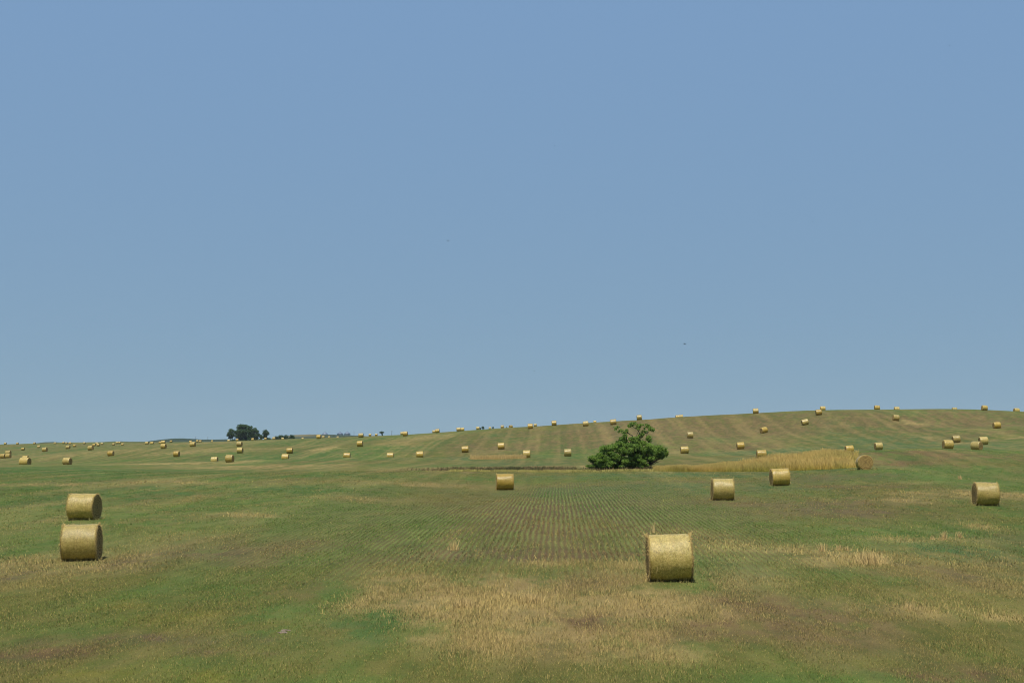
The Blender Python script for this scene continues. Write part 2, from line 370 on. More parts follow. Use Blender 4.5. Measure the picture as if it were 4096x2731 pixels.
# patches of the field surveyed from the photograph: column, row, half width, half height (in its pixels), cover, strength
PATCHES = [
 # near field
 (1750, 2420, 330, 75, 'T', .95), (2150, 2420, 320, 60, 'S', .8), (2300, 2500, 520, 75, 'T', .8), (1600, 2330, 170, 80, 'T', .75), (2700, 2440, 450, 75, 'T', .8), (2350, 2340, 380, 45, 'T', .75), (1950, 2330, 260, 45, 'T', .6), (2560, 2270, 140, 22, 'S', .5), (2050, 2560, 450, 60, 'T', .7),
 (1950, 2395, 220, 22, 'S', .6), (2500, 2610, 550, 32, 'T', .55), (2900, 2300, 250, 40, 'T', .5), (3350, 2230, 160, 40, 'S', .6), (2950, 2190, 260, 16, 'S', .55), (3500, 2350, 200, 60, 'O', .4),
 (3300, 2480, 330, 70, 'N', .75), (3150, 2420, 200, 50, 'E', .4), (2850, 2520, 330, 45, 'E', .45), (2400, 2480, 180, 30, 'E', .45), (3000, 2560, 400, 40, 'N', .5),
 (3650, 2440, 250, 60, 'T', .4), (3850, 2460, 220, 16, 'S', .4), (3900, 2560, 300, 70, 'O', .5), (3300, 2640, 350, 50, 'O', .5), (3900, 2690, 350, 40, 'E', .45),
 (1480, 2500, 160, 60, 'D', .75), (1130, 2470, 180, 90, 'G', .5), (1280, 2400, 110, 120, 'G', .55), (1000, 2330, 220, 60, 'G', .35), (2200, 2680, 500, 60, 'O', .6), (1500, 2680, 500, 70, 'O', .6),
 (500, 2420, 120, 22, 'L', .75), (700, 2470, 160, 26, 'L', .4), (250, 2480, 350, 60, 'O', .5), (600, 2560, 450, 22, 'P', .5), (200, 2600, 250, 40, 'E', .5), (300, 2690, 350, 40, 'L', .35), (850, 2690, 150, 40, 'L', .4),
 (900, 2600, 250, 25, 'N', .4), (120, 2250, 180, 26, 'T', .55), (430, 2250, 140, 26, 'T', .45), (250, 2330, 250, 40, 'O', .4), (60, 2300, 140, 26, 'P', .5),
 (850, 2210, 250, 40, 'P', .55), (1150, 2180, 300, 34, 'N', .4), (2000, 2225, 420, 24, 'P', .85), (2400, 2215, 250, 22, 'E', .8), (1750, 2215, 250, 30, 'P', .5), (2330, 2255, 200, 14, 'S', .5),
 (1800, 2150, 60, 60, 'T', .45), (1700, 2260, 200, 24, 'O', .4),
 (2100, 2060, 380, 70, 'E', .55), (2250, 2080, 250, 60, 'E', .4), (1500, 2060, 300, 60, 'G', .5), (1700, 2090, 150, 70, 'G', .5), (2500, 2010, 280, 36, 'B', .7), (2750, 2060, 250, 45, 'G', .6),
 (2900, 2015, 200, 22, 'E', .6), (3050, 2040, 300, 40, 'E', .35), (3050, 2110, 250, 40, 'G', .4), (3350, 2110, 260, 45, 'G', .6), (2900, 2270, 200, 40, 'B', .5), (3600, 2150, 300, 50, 'G', .5), (3900, 2200, 300, 60, 'B', .5),
 (3500, 2000, 300, 22, 'N', .6), (3300, 2030, 200, 30, 'P', .5), (3700, 1975, 200, 14, 'T', .4), (3650, 2000, 170, 12, 'S', .4), (4000, 1980, 200, 18, 'T', .5), (3900, 2100, 70, 18, 'S', .5), (3700, 2160, 260, 12, 'T', .5),
 (3980, 2040, 200, 40, 'G', .4), (3800, 2290, 300, 40, 'N', .4), (3400, 2300, 250, 40, 'G', .45), (2300, 2330, 200, 40, 'N', .5),
 # green flat before the slough
 (2700, 1950, 600, 26, 'B', .65), (1900, 1915, 700, 16, 'G', .5), (2800, 1900, 500, 12, 'B', .8), (3350, 1905, 400, 14, 'B', .8), (3800, 1895, 400, 14, 'G', .7), (3900, 1925, 300, 12, 'G', .7),
 (3000, 1925, 500, 8, 'N', .5), (3450, 1945, 320, 9, 'N', .55), (3650, 1930, 200, 7, 'T', .3), (2200, 1970, 300, 16, 'B', .5), (1750, 1940, 260, 9, 'T', .45), (1500, 2000, 200, 12, 'T', .35), (1250, 1960, 250, 26, 'D', .7), (1180, 1950, 60, 12, 'D', .7),
 (700, 1960, 300, 20, 'D', .5), (300, 1980, 350, 26, 'D', .6), (150, 1940, 180, 8, 'T', .5), (900, 2040, 350, 40, 'G', .5), (400, 2090, 350, 60, 'G', .4), (150, 2170, 220, 30, 'G', .4), (650, 1930, 300, 10, 'T', .3), (1000, 2060, 220, 14, 'T', .3),
 (200, 1880, 450, 16, 'D', .85), (750, 1885, 350, 14, 'D', .6), (1250, 1900, 300, 12, 'D', .4), (1150, 1862, 350, 7, 'T', .6), (900, 1872, 300, 6, 'T', .4), (1350, 1868, 300, 6, 'T', .4), (1280, 1852, 120, 3, 'D', .9), (1050, 1852, 120, 3, 'D', .6),
 (1700, 1862, 350, 8, 'G', .6), (2100, 1855, 300, 14, 'B', .5), (1950, 1872, 350, 4, 'T', .6), (2300, 1866, 150, 5, 'T', .6), (1300, 1840, 300, 6, 'D', .5),
 # far plain on the left
 (150, 1822, 260, 8, 'T', .75), (400, 1808, 300, 9, 'T', .7), (560, 1797, 160, 7, 'T', .7), (350, 1795, 200, 6, 'D', .8), (480, 1830, 300, 10, 'O', .5), (520, 1790, 200, 5, 'G', .6), (700, 1785, 200, 5, 'G', .5), (700, 1812, 160, 8, 'T', .5),
 (700, 1852, 260, 5, 'S', .55), (500, 1845, 260, 7, 'G', .6), (850, 1838, 120, 7, 'D', .5), (900, 1790, 220, 7, 'O', .5), (900, 1800, 160, 6, 'T', .5), (1050, 1795, 200, 6, 'T', .4), (1000, 1775, 300, 6, 'D', .5),
 (1150, 1825, 260, 12, 'D', .7), (1290, 1797, 60, 7, 'S', .7), (1350, 1770, 120, 8, 'T', .5), (1250, 1775, 120, 5, 'D', .5), (1000, 1765, 500, 4, 'D', .5), (820, 1770, 250, 3, 'T', .5),
 # the hill
 (1650, 1755, 90, 10, 'T', .55), (1580, 1775, 80, 8, 'T', .5), (1750, 1745, 120, 8, 'T', .4), (1500, 1755, 150, 5, 'D', .5), (1650, 1795, 150, 12, 'D', .6), (1780, 1765, 100, 10, 'D', .5), (1860, 1785, 80, 14, 'N', .6), (1950, 1720, 200, 4, 'G', .6),
 (2000, 1745, 120, 14, 'N', .5), (2060, 1760, 80, 12, 'D', .55), (1990, 1738, 60, 8, 'D', .6), (2220, 1745, 30, 22, 'D', .6), (2130, 1790, 250, 18, 'N', .6), (2350, 1740, 160, 35, 'N', .9), (2300, 1825, 200, 10, 'G', .6), (1900, 1830, 200, 8, 'B', .7),
 (2420, 1720, 120, 30, 'T', .3), (2700, 1720, 250, 45, 'N', .95), (2850, 1755, 60, 12, 'D', .7), (3000, 1705, 250, 40, 'N', .95), (3300, 1700, 300, 40, 'N', .95), (2550, 1720, 200, 40, 'N', .8), (2950, 1790, 200, 14, 'E', .5), (3300, 1755, 200, 20, 'O', .5),
 (3500, 1660, 250, 10, 'O', .6), (3700, 1700, 300, 30, 'N', .85), (3950, 1690, 200, 30, 'N', .9), (3850, 1745, 250, 12, 'N', .5), (3500, 1715, 90, 5, 'D', .6), (3770, 1716, 60, 4, 'D', .7), (3560, 1740, 200, 10, 'O', .6),
 (3650, 1693, 45, 6, 'S', .8), (3610, 1683, 30, 4, 'S', .8), (3725, 1751, 24, 6, 'S', .85), (3690, 1746, 14, 3, 'S', .6), (3050, 1808, 250, 8, 'B', .85), (3300, 1798, 250, 6, 'B', .8), (3650, 1788, 250, 6, 'B', .85), (4000, 1785, 200, 10, 'B', .85), (3950, 1763, 200, 2.5, 'T', .6),
 (2880, 1818, 120, 6, 'B', .6), (2800, 1828, 200, 8, 'O', .5), (3000, 1838, 120, 4, 'B', .6), (2700, 1810, 200, 7, 'T', .35),
 # the brown bank
 (3600, 1812, 180, 8, 'E', .75), (3750, 1812, 130, 9, 'E', .8), (3820, 1806, 130, 5, 'T', .4), (3700, 1850, 250, 16, 'N', .7), (3640, 1837, 50, 10, 'D', .55), (3950, 1825, 200, 12, 'N', .6), (3900, 1855, 200, 10, 'O', .6), (3570, 1855, 120, 12, 'E', .5), (4050, 1808, 120, 5, 'G', .6),
]

def cover_patches():
    out = []
    for px, py, rx, ry, k, w in PATCHES:
        p = land(px, py)
        if p is None: continue
        a = land(px, py + ry, 24, 1500); b = land(px, py - ry, 24, 1500)
        x, y = p
        ry_m = max(.5 * (b[1] - a[1]) if a and b else 0, 1.0)
        if b is None and a: ry_m = max(y - a[1], 1.0)
        out.append((x, y, rx * y / FPX, min(ry_m, 1.2 * rx * y / FPX + 25), PAL[k], w))
    return out
COVER = cover_patches()

def cover(x, y):
    """Albedo of the field at ground points, and how strongly the drill rows show there."""
    r = x - ROW_LEAN * y
    n = len(x)
    far = np.clip((y - 60) / 250, 0, 1)
    sc = .16 * (1 - far) + .045 * far
    n1 = fbm(r * sc, y * sc * .45, 1, 4); n2 = fbm(r * .5, y * .12, 2, 4); n3 = fbm(r * .28 + 40, y * .03, 3, 3)
    a = np.clip((n1 - .36 + .07 * np.clip((75 - y) / 25, 0, 1)) / .26, 0, 1)[:, None]
    c = C_GREEN * (1 - a) + C_OLIVE * a
    b = np.clip((n2 - .52) / .2, 0, 1)[:, None] * .5
    c = c * (1 - b) + C_BROWN * b
    # swaths left by the combine, tens of metres long, along the rows
    s = np.clip((n3 - .52) / .2, 0, 1)[:, None] * .35
    c = c * (1 - s) + C_TAN * s
    # wheel tracks and straw lines the combine left, straight along the rows
    n4 = fbm(r * .85 + 7, y * .006, 4, 3); n5 = fbm(r * .33 - 30, y * .008, 6, 2)
    tr = (np.clip((n4 - .54) / .14, 0, 1) * np.clip((y - 90) / 150, 0, 1))[:, None] * .60
    td = (np.clip((.42 - n4) / .12, 0, 1) * np.clip((y - 90) / 150, 0, 1))[:, None] * .60
    wx = (fbm(x * .35, y * .2, 8, 4) - .5) * 2; wy = (fbm(x * .35 + 50, y * .2, 9, 4) - .5) * 2
    fine = fbm(x * 1.1, y * .6, 14, 5, .65)
    for px, py, rx, ry, col, w in COVER:
        m = (np.abs(x - px) < 3 * rx) & (np.abs(y - py) < 3 * ry)
        if not m.any(): continue
        dx = (x[m] - px) / rx + wx[m] * .9; dy = (y[m] - py) / ry + wy[m] * .9
        g = np.exp(-(dx * dx + dy * dy) * 1.1) * w
        g = np.clip(g * 1.5 * (.45 + 1.1 * n2[m]), 0, 1); g = (g * (.22 + 1.5 * np.clip(fine[m] * 3.4 - 1.2, 0, 1)))[:, None]; g = np.clip(g, 0, .95)
        c[m] = c[m] * (1 - g) + col * g
    c = c * (1 - tr) + (c * .4 + C_TAN * .6) * tr
    c = c * (1 - td) + (c * .55 + C_DEEP * .35) * td
    c = c * (.80 + .40 * fbm(r * 1.3, y * .5, 21, 3))[:, None] * (.86 + .28 * n5)[:, None]
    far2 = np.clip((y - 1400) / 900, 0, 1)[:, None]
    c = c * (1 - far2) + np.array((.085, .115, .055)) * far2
    rows = np.clip(1 - np.abs(y - 98) / 50, 0, 1) ** .5 * np.clip(1.4 - np.abs(r + 1.0) / 15.0, 0, 1) * np.clip(.45 + 1.5 * fbm(x * .25, y * .06, 77, 3), 0, 1)
    return c, rows

# ------------------------------------------------------------------ materials
def mat_ground():
    t = NT('stubble_field')
    geo = t.n('NewGeometry').outputs['Position']
    col = t.n('Attribute', attribute_name='Cover').outputs['Color']
    rows = t.n('Attribute', attribute_name='Rows').outputs['Fac']
    sep = t.n('SeparateXYZ', Vector=geo)
    x, y = sep.outputs[0], sep.outputs[1]
    r = t.math('SUBTRACT', x, t.math('MULTIPLY', y, ROW_LEAN))
    rv = t.n('CombineXYZ', X=r, Y=t.math('MULTIPLY', y, .35), Z=0.0).outputs[0]
    n_clump = t.noise(rv, 1.1, 5, .62)
    n_fine = t.noise(geo, 9.0, 5, .7)
    n_blade = t.noise(t.n('CombineXYZ', X=t.math('MULTIPLY', r, 3.0), Y=y, Z=0.0).outputs[0], 12.0, 3, .7)
    n_big = t.noise(rv, .16, 5, .6)
    c = t.mix(t.maprange(n_clump, .42, .66, 0, .6), col, t.mix(.3, col, C_TAN))
    c = t.mix(t.maprange(n_clump, .52, .30, 0, .65), c, t.mix(.55, col, C_DEEP * .8))
    c = t.mix(t.maprange(n_fine, .53, .72, 0, .6), c, t.mix(.28, c, C_TAN))
    c = t.mix(t.maprange(n_fine, .45, .25, 0, .6), c, C_SOIL * .5)
    n_mid = t.noise(rv, .42, 4, .65); farf = t.maprange(y, 120.0, 240.0, 0, 1)
    c = t.mix(t.math('MULTIPLY', farf, t.maprange(n_mid, .50, .68, 0, .6)), c, t.mix(.5, c, C_TAN))
    c = t.mix(t.math('MULTIPLY', farf, t.maprange(n_mid, .50, .30, 0, .6)), c, t.mix(.5, c, C_DEEP * .8))
    c = t.mix(t.maprange(n_big, .4, .65, 0, .35), c, t.mix(.6, c, C_BROWN))
    v = t.math('MULTIPLY', t.math('MULTIPLY_ADD', n_blade, 1.2, .36), t.maprange(y, 60.0, 190.0, .86, .92))
    c = t.mix(1.0, c, t.n('CombineColor', Red=v, Green=v, Blue=v).outputs[0], 'MULTIPLY')
    # drill rows, 27 cm apart, drifting a little
    wob = t.math('MULTIPLY', t.noise(rv, .55, 3), .30)
    ph = t.math('MULTIPLY', t.math('ADD', r, wob), 2 * math.pi / .27)
    s = t.math('MULTIPLY_ADD', t.math('SINE', ph), .5, .5)
    s = t.math('MULTIPLY', t.math('SMOOTH_MIN', s, 1.0, .1), t.maprange(n_clump, .3, .6, .5, 1.1))
    c = t.mix(t.math('MULTIPLY', rows, t.math('MULTIPLY', s, .9)), c, np.array((.17, .20, .050)))
    c = t.mix(t.math('MULTIPLY', rows, t.math('MULTIPLY', t.math('SUBTRACT', 1.0, s), .85)), c, C_SOIL * .8)
    bump = t.n('Bump', Height=t.math('ADD', t.math('MULTIPLY', n_fine, .05), t.math('MULTIPLY', n_clump, .10)), Strength=.55, Distance=1.0)
    return t.done(t.principled(c, .95, .08, bump.outputs[0]))

def mat_blades(name, transl=.35, gain=1.0, rough=.8):
    t = NT(name)
    col = t.n('Attribute', attribute_name='Cover').outputs['Color']
    c = t.mix(1.0, col, (gain, gain, gain), 'MULTIPLY')
    nrm = t.vmath('NORMALIZE', t.vmath('ADD', t.vmath('MULTIPLY', t.n('NewGeometry').outputs['Normal'], (.45, .45, .45)), (0, 0, 1)), (0, 0, 0))
    d = t.principled(c, rough, .15, nrm)
    tr = t.n('BsdfTranslucent', Color=c).outputs[0]
    m = t.n('MixShader'); m.inputs[0].default_value = transl
    t.t.links.new(d, m.inputs[1]); t.t.links.new(tr, m.inputs[2])
    return t.done(m.outputs[0])

def mat_bale_side():
    t = NT('net_wrapped_straw')
    oc = t.n('TexCoord').outputs['Object']
    sep = t.n('SeparateXYZ', Vector=oc); x, y, z = sep.outputs
    ang = t.math('ARCTAN2', y, z)
    rnd = t.n('ObjectInfo').outputs['Random']
    rot = t.math('MULTIPLY', rnd, 40.0)
    def vec(sx, sa): return t.n('CombineXYZ', X=t.math('MULTIPLY_ADD', x, sx, rot), Y=t.math('MULTIPLY', t.math('SINE', ang), sa), Z=t.math('MULTIPLY', t.math('COSINE', ang), sa)).outputs[0]
    fib = t.noise(vec(34, 11), 1.0, 5, .72, 1.2)
    fib2 = t.noise(vec(18, 22), 1.0, 4, .7, 2.0)
    band = t.noise(vec(6.5, .7), 1.0, 4, .65)
    blot = t.noise(vec(2.0, 2.0), 1.0, 4, .6)
    c = t.ramp(t.math('MULTIPLY_ADD', fib, .6, t.math('MULTIPLY', fib2, .4)), [(.30, (.12, .072, .010)), (.43, (.33, .225, .036)), (.55, (.52, .365, .075)), (.70, (.74, .56, .17))])
    c = t.mix(t.maprange(band, .47, .62, 0, .75), c, t.mix(.6, c, (.33, .25, .030)))
    c = t.mix(t.maprange(band, .46, .30, 0, .45), c, t.mix(.6, c, (.50, .32, .075)))
    c = t.mix(t.maprange(blot, .52, .72, 0, .5), c, t.mix(.6, c, (.22, .145, .028)))
    mot = t.noise(vec(13, 9), 1.0, 3, .6)
    c = t.mix(t.maprange(mot, .50, .32, 0, .75), c, t.mix(.55, c, (.14, .09, .014)))
    c = t.mix(t.maprange(mot, .52, .70, 0, .5), c, t.mix(.5, c, (.80, .62, .22)))
    pit = t.noise(vec(7, 5), 1.0, 2, .5)
    c = t.mix(t.maprange(pit, .33, .25, 0, .8), c, (.10, .065, .012))
    hsv = t.n('HueSaturation', Color=c, Hue=t.math('MULTIPLY_ADD', rnd, .012, .494), Saturation=t.math('MULTIPLY_ADD', rnd, -.14, 1.06), Value=t.math('MULTIPLY_ADD', t.math('FRACT', t.math('MULTIPLY', rnd, 7.3)), .30, .87))
    b = t.n('Bump', Height=t.math('MULTIPLY_ADD', fib, .6, t.math('MULTIPLY', fib2, .5)), Strength=.6, Distance=.035)
    return t.done(t.principled(hsv.outputs[0], .38, .6, b.outputs[0]))

def mat_bale_end():
    t = NT('rolled_straw_end')
    oc = t.n('TexCoord').outputs['Object']
    sep = t.n('SeparateXYZ', Vector=oc); x, y, z = sep.outputs
    ns = t.noise(oc, 5.0, 4, .6)
    rad = t.math('SQRT', t.math('ADD', t.math('MULTIPLY', y, y), t.math('MULTIPLY', z, z)))
    ph = t.math('ADD', t.math('MULTIPLY', rad, 44.0), t.math('ADD', t.math('ARCTAN2', y, z), t.math('MULTIPLY', ns, 9.0)))
    w = t.math('MULTIPLY_ADD', t.math('SINE', ph), .5, .5)
    fib = t.noise(oc, 26.0, 5, .75, 1.5)
    f = t.math('MULTIPLY_ADD', w, .26, t.math('MULTIPLY', fib, .76))
    c = t.ramp(f, [(.25, (.085, .050, .016)), (.45, (.27, .175, .055)), (.60, (.48, .32, .10)), (.78, (.62, .44, .16))])
    c = t.mix(t.maprange(rad, .16, .04, 0, .6), c, (.12, .08, .035))
    b = t.n('Bump', Height=f, Strength=1.0, Distance=.10)
    return t.done(t.principled(c, .85, .2, b.outputs[0]))

def mat_leaf(name, c0, c1, c2, transl=.3):
    t = NT(name)
    col = t.n('Attribute', attribute_name='Cover').outputs['Color']
    sep = t.n('SeparateColor', Color=col)
    c = t.ramp(sep.outputs[0], [(0, c0), (.5, c1), (1, c2)])
    nrm = t.vmath('NORMALIZE', t.vmath('ADD', t.vmath('MULTIPLY', t.n('NewGeometry').outputs['Normal'], (.8, .8, .8)), (0, 0, .5)), (0, 0, 0))
    d = t.principled(c, .6, .25, nrm)
    tr = t.n('BsdfTranslucent', Color=t.mix(1.0, c, (1.2, 1.25, .7), 'MULTIPLY')).outputs[0]
    m = t.n('MixShader'); m.inputs[0].default_value = transl
    t.t.links.new(d, m.inputs[1]); t.t.links.new(tr, m.inputs[2])
    return t.done(m.outputs[0])

def mat_plain(name, color, rough=.8, spec=.3, metal=0.0, vary=.2, scale=6.0):
    t = NT(name)
    n = t.noise(t.n('TexCoord').outputs['Object'], scale, 5, .65)
    v = t.math('MULTIPLY_ADD', n, 2 * vary, 1 - vary)
    c = t.mix(1.0, color, t.n('CombineColor', Red=v, Green=v, Blue=v).outputs[0], 'MULTIPLY')
    b = t.n('Bump', Height=n, Strength=.3, Distance=.03)
    return t.done(t.principled(c, rough, spec, b.outputs[0], Metallic=metal))

M_GROUND = mat_ground()
M_GRASS = mat_blades('grass_blades', .2, 1.32)
M_STRAWB = mat_blades('dry_straw', .2, 1.1)
M_SIDE, M_END = mat_bale_side(), mat_bale_end()
M_BUSH = mat_leaf('bush_leaves', (.075, .140, .016), (.145, .240, .030), (.235, .335, .055))
M_GROVE = mat_leaf('grove_leaves', (.036, .075, .028), (.056, .105, .038), (.09, .145, .052))
M_BARK = mat_plain('grey_bark', (.10, .080, .060), .9, .1, 0, .35, 9)
M_STEEL = mat_plain('galvanised_steel', (.34, .38, .42), .42, .5, .85, .08, 1.5)
M_WOOD = mat_plain('weathered_pole', (.13, .11, .095), .9, .1, 0, .25, 4)
M_RED = mat_plain('red_barn_boards', (.30, .085, .05), .8, .2, 0, .2, 3)
M_ROOF = mat_plain('rusty_roof', (.26, .13, .09), .7, .3, 0, .2, 3)
M_BIRD = mat_plain('dark_feathers', (.022, .022, .026), .7, .2, 0, .2, 20)
M_STONE = mat_plain('pale_field_stone', (.24, .18, .135), .9, .2, 0, .25, 7)

# ------------------------------------------------------------------ the land as one sheet
def build_ground():
    u = np.concatenate([np.linspace(-4, -.46, 26)[:-1], np.linspace(-.46, .46, 600), np.linspace(.46, 4, 26)[1:]])
    s = np.linspace(FPX / 26.0, FPX / 160.0, 200)                      # even steps as the eye sees them
    ys = np.concatenate([np.linspace(-25, 24, 16), FPX / s, np.exp(np.linspace(math.log(161.0), math.log(1300.0), 300)), np.exp(np.linspace(math.log(1330), math.log(5000), 40))])
    Y = np.repeat(ys, len(u)); U = np.tile(u, len(ys))
    X = U * np.maximum(Y, 14.0)
    Z = height(X, Y)
    c, rows = cover(X, Y)
    nu, ny = len(u), len(ys)
    i = np.arange(ny - 1)[:, None] * nu + np.arange(nu - 1)[None, :]
    i = i.ravel()
    F = np.stack([i, i + 1, i + 1 + nu, i + nu], 1)
    o = mesh_obj('ground', np.stack([X, Y, Z], 1), F, M_GROUND, smooth=True, colors=c, floats={'Rows': rows})
    return tag(o, 'harvested rolling field of green regrowth, tan stubble and brown soil', 'field', kind='structure')
build_ground()

# ------------------------------------------------------------------ blades: grass and stubble standing on the land
def blades(name, xy, z, h, w, col, lean, mat, tipcol=None, parent=None, face=None):
    """One object of tapered blades; xy (n,2), h/w (n), col (n,3)."""
    n = len(xy)
    a = RNG.uniform(0, 2 * np.pi, n) if face is None else face
    ca, sa = np.cos(a), np.sin(a)
    la = RNG.uniform(0, 2 * np.pi, n); lm = RNG.uniform(0, 1, n) * lean * h
    flat = RNG.uniform(0, 1, n) < .12                       # stalks lying down
    lm = np.where(flat, lm * 2.6 + h * .6, lm); h = np.where(flat, h * .35, h)
    dx, dy = np.cos(la) * lm, np.sin(la) * lm
    base = np.stack([xy[:, 0], xy[:, 1], z], 1)
    V = np.empty((n, 4, 3), np.float32)
    hw = np.stack([ca * w * .5, sa * w * .5, np.zeros(n)], 1)
    tip = base + np.stack([dx, dy, h], 1)
    V[:, 0] = base - hw; V[:, 1] = base + hw
    V[:, 2] = tip + hw * .35; V[:, 3] = tip - hw * .35
    F = np.arange(n * 4, dtype=np.int32).reshape(n, 4)
    C = np.repeat(col[:, None, :], 4, 1).astype(np.float32)
    if tipcol is not None: C[:, 2:] = tipcol[:, None, :]
    return mesh_obj(name, V.reshape(-1, 3), F, mat, parent, colors=C.reshape(-1, 3))

def field_blades():
    XY, H, W, Cc = [], [], [], []
    for d0, d1, dens, hh, ww in ((26, 38, 620, .080, .013), (38, 55, 330, .090, .018), (55, 80, 95, .10, .034), (80, 125, 30, .10, .055), (125, 190, 10.0, .09, .09)):
        half = .41
        area = half * (d1 * d1 - d0 * d0)
        n = int(area * dens)
        y = np.sqrt(RNG.uniform(d0 * d0, d1 * d1, n)); x = RNG.uniform(-half, half, n) * y
        # plants stand in drill rows and in clumps
        r = x - ROW_LEAN * y
        rw = np.clip(1 - np.abs(y - 98) / 44, 0, 1) ** .6 * np.clip(1.4 - np.abs(r + 1.0) / 15.0, 0, 1)
        k = RNG.uniform(0, 1, n) < (.35 + .6 * rw); rw = np.where(k, 0, rw)
        r = np.where(k, np.round(r / .27) * .27 + RNG.normal(0, .04, n) + (fbm(r * .5, y * .2, 55, 2) - .5) * .25, r); x = r + ROW_LEAN * y
        c, _ = cover(x + RNG.normal(0, .5, n), y + RNG.normal(0, 1.1, n))
        dens_n = fbm(r * .9, y * .35, 33, 4)
        keep = RNG.uniform(0, 1, n) < np.clip((dens_n - .22) * 3.0, .25, 1) * (1 - .75 * rw)
        x, y, c, dens_n = x[keep], y[keep], c[keep], dens_n[keep]; n = len(x)
        green = c[:, 1] / np.maximum(c[:, 0], 1e-4)           # >1 where green rules
        dry = RNG.uniform(0, 1, n) < np.clip(1.35 - .82 * green, .05, .75)
        v = RNG.uniform(.7, 1.3, n)[:, None]
        straw = C_TAN * (.75 + .6 * RNG.uniform(0, 1, n)[:, None]) * np.array((1, 1, .95))
        gr = C_GREEN * 1.05 + (C_OLIVE - C_GREEN) * RNG.uniform(-.2, .9, n)[:, None]
        col = np.where(dry[:, None], straw * .5 + c * .5, gr * .25 + c * .75) * v
        tall = np.clip(c[:, 0] / .26, .6, 1.5) * (.55 + .9 * dens_n)
        h = hh * RNG.uniform(.4, 1.35, n) * tall
        XY.append(np.stack([x, y], 1)); H.append(h); W.append(ww * RNG.uniform(.5, 1.2, n)); Cc.append(col)
    # stems pushed up against the feet of the nearer bales
    for px, top, h, yaw, lab in BALES:
        if h < 55: continue
        u, q = uq(px, top + h); d = FPX * BALE_D / h; n = 420
        a = math.radians(yaw - 1.8)
        lx = RNG.uniform(-.86, .86, n); ly = RNG.choice((-1, -1, 1), n) * RNG.normal(.40, .12, n) + .48
        x = u * d + lx * math.cos(a) - (ly - .0) * math.sin(a); y = d + lx * math.sin(a) + ly * math.cos(a)
        if abs(yaw) > 60: x, y = u * d + ly - .48 + RNG.choice((-.8, .8), n), d + .48 + lx
        c, _ = cover(x, y)
        XY.append(np.stack([x, y], 1)); H.append(RNG.uniform(.05, .20, n)); W.append(np.full(n, .012 + .0003 * d) * RNG.uniform(.6, 1.3, n))
        Cc.append((c * .5 + C_TAN * .5) * RNG.uniform(.6, 1.4, n)[:, None])
    XY, H, W, Cc = map(np.concatenate, (XY, H, W, Cc))
    o = blades('grass', XY, height(XY[:, 0], XY[:, 1]) - .01, H, W, Cc, .75, M_GRASS)
    tag(o, 'short green grass and straw stubble standing all over the near field', 'grass', kind='stuff')
field_blades()

def lerp_tab(tab):
    a = np.array(tab); return lambda v: float(np.interp(v, a[:, 0], a[:, 1]))

def strip_points(front, back, n, u0, u1, seed_scale=1.0):
    """Points between two lines over the land given as (column, distance) tables."""
    px = RNG.uniform(u0, u1, n)
    f = np.array(front); b = np.array(back)
    d0 = np.interp(px, f[:, 0], f[:, 1]); d1 = np.interp(px, b[:, 0], b[:, 1])
    d = d0 + (d1 - d0) * RNG.uniform(0, 1, n)
    u = (px - 2048.0) / (FPX * CA + 406 * SA)
    return u * d, d, px

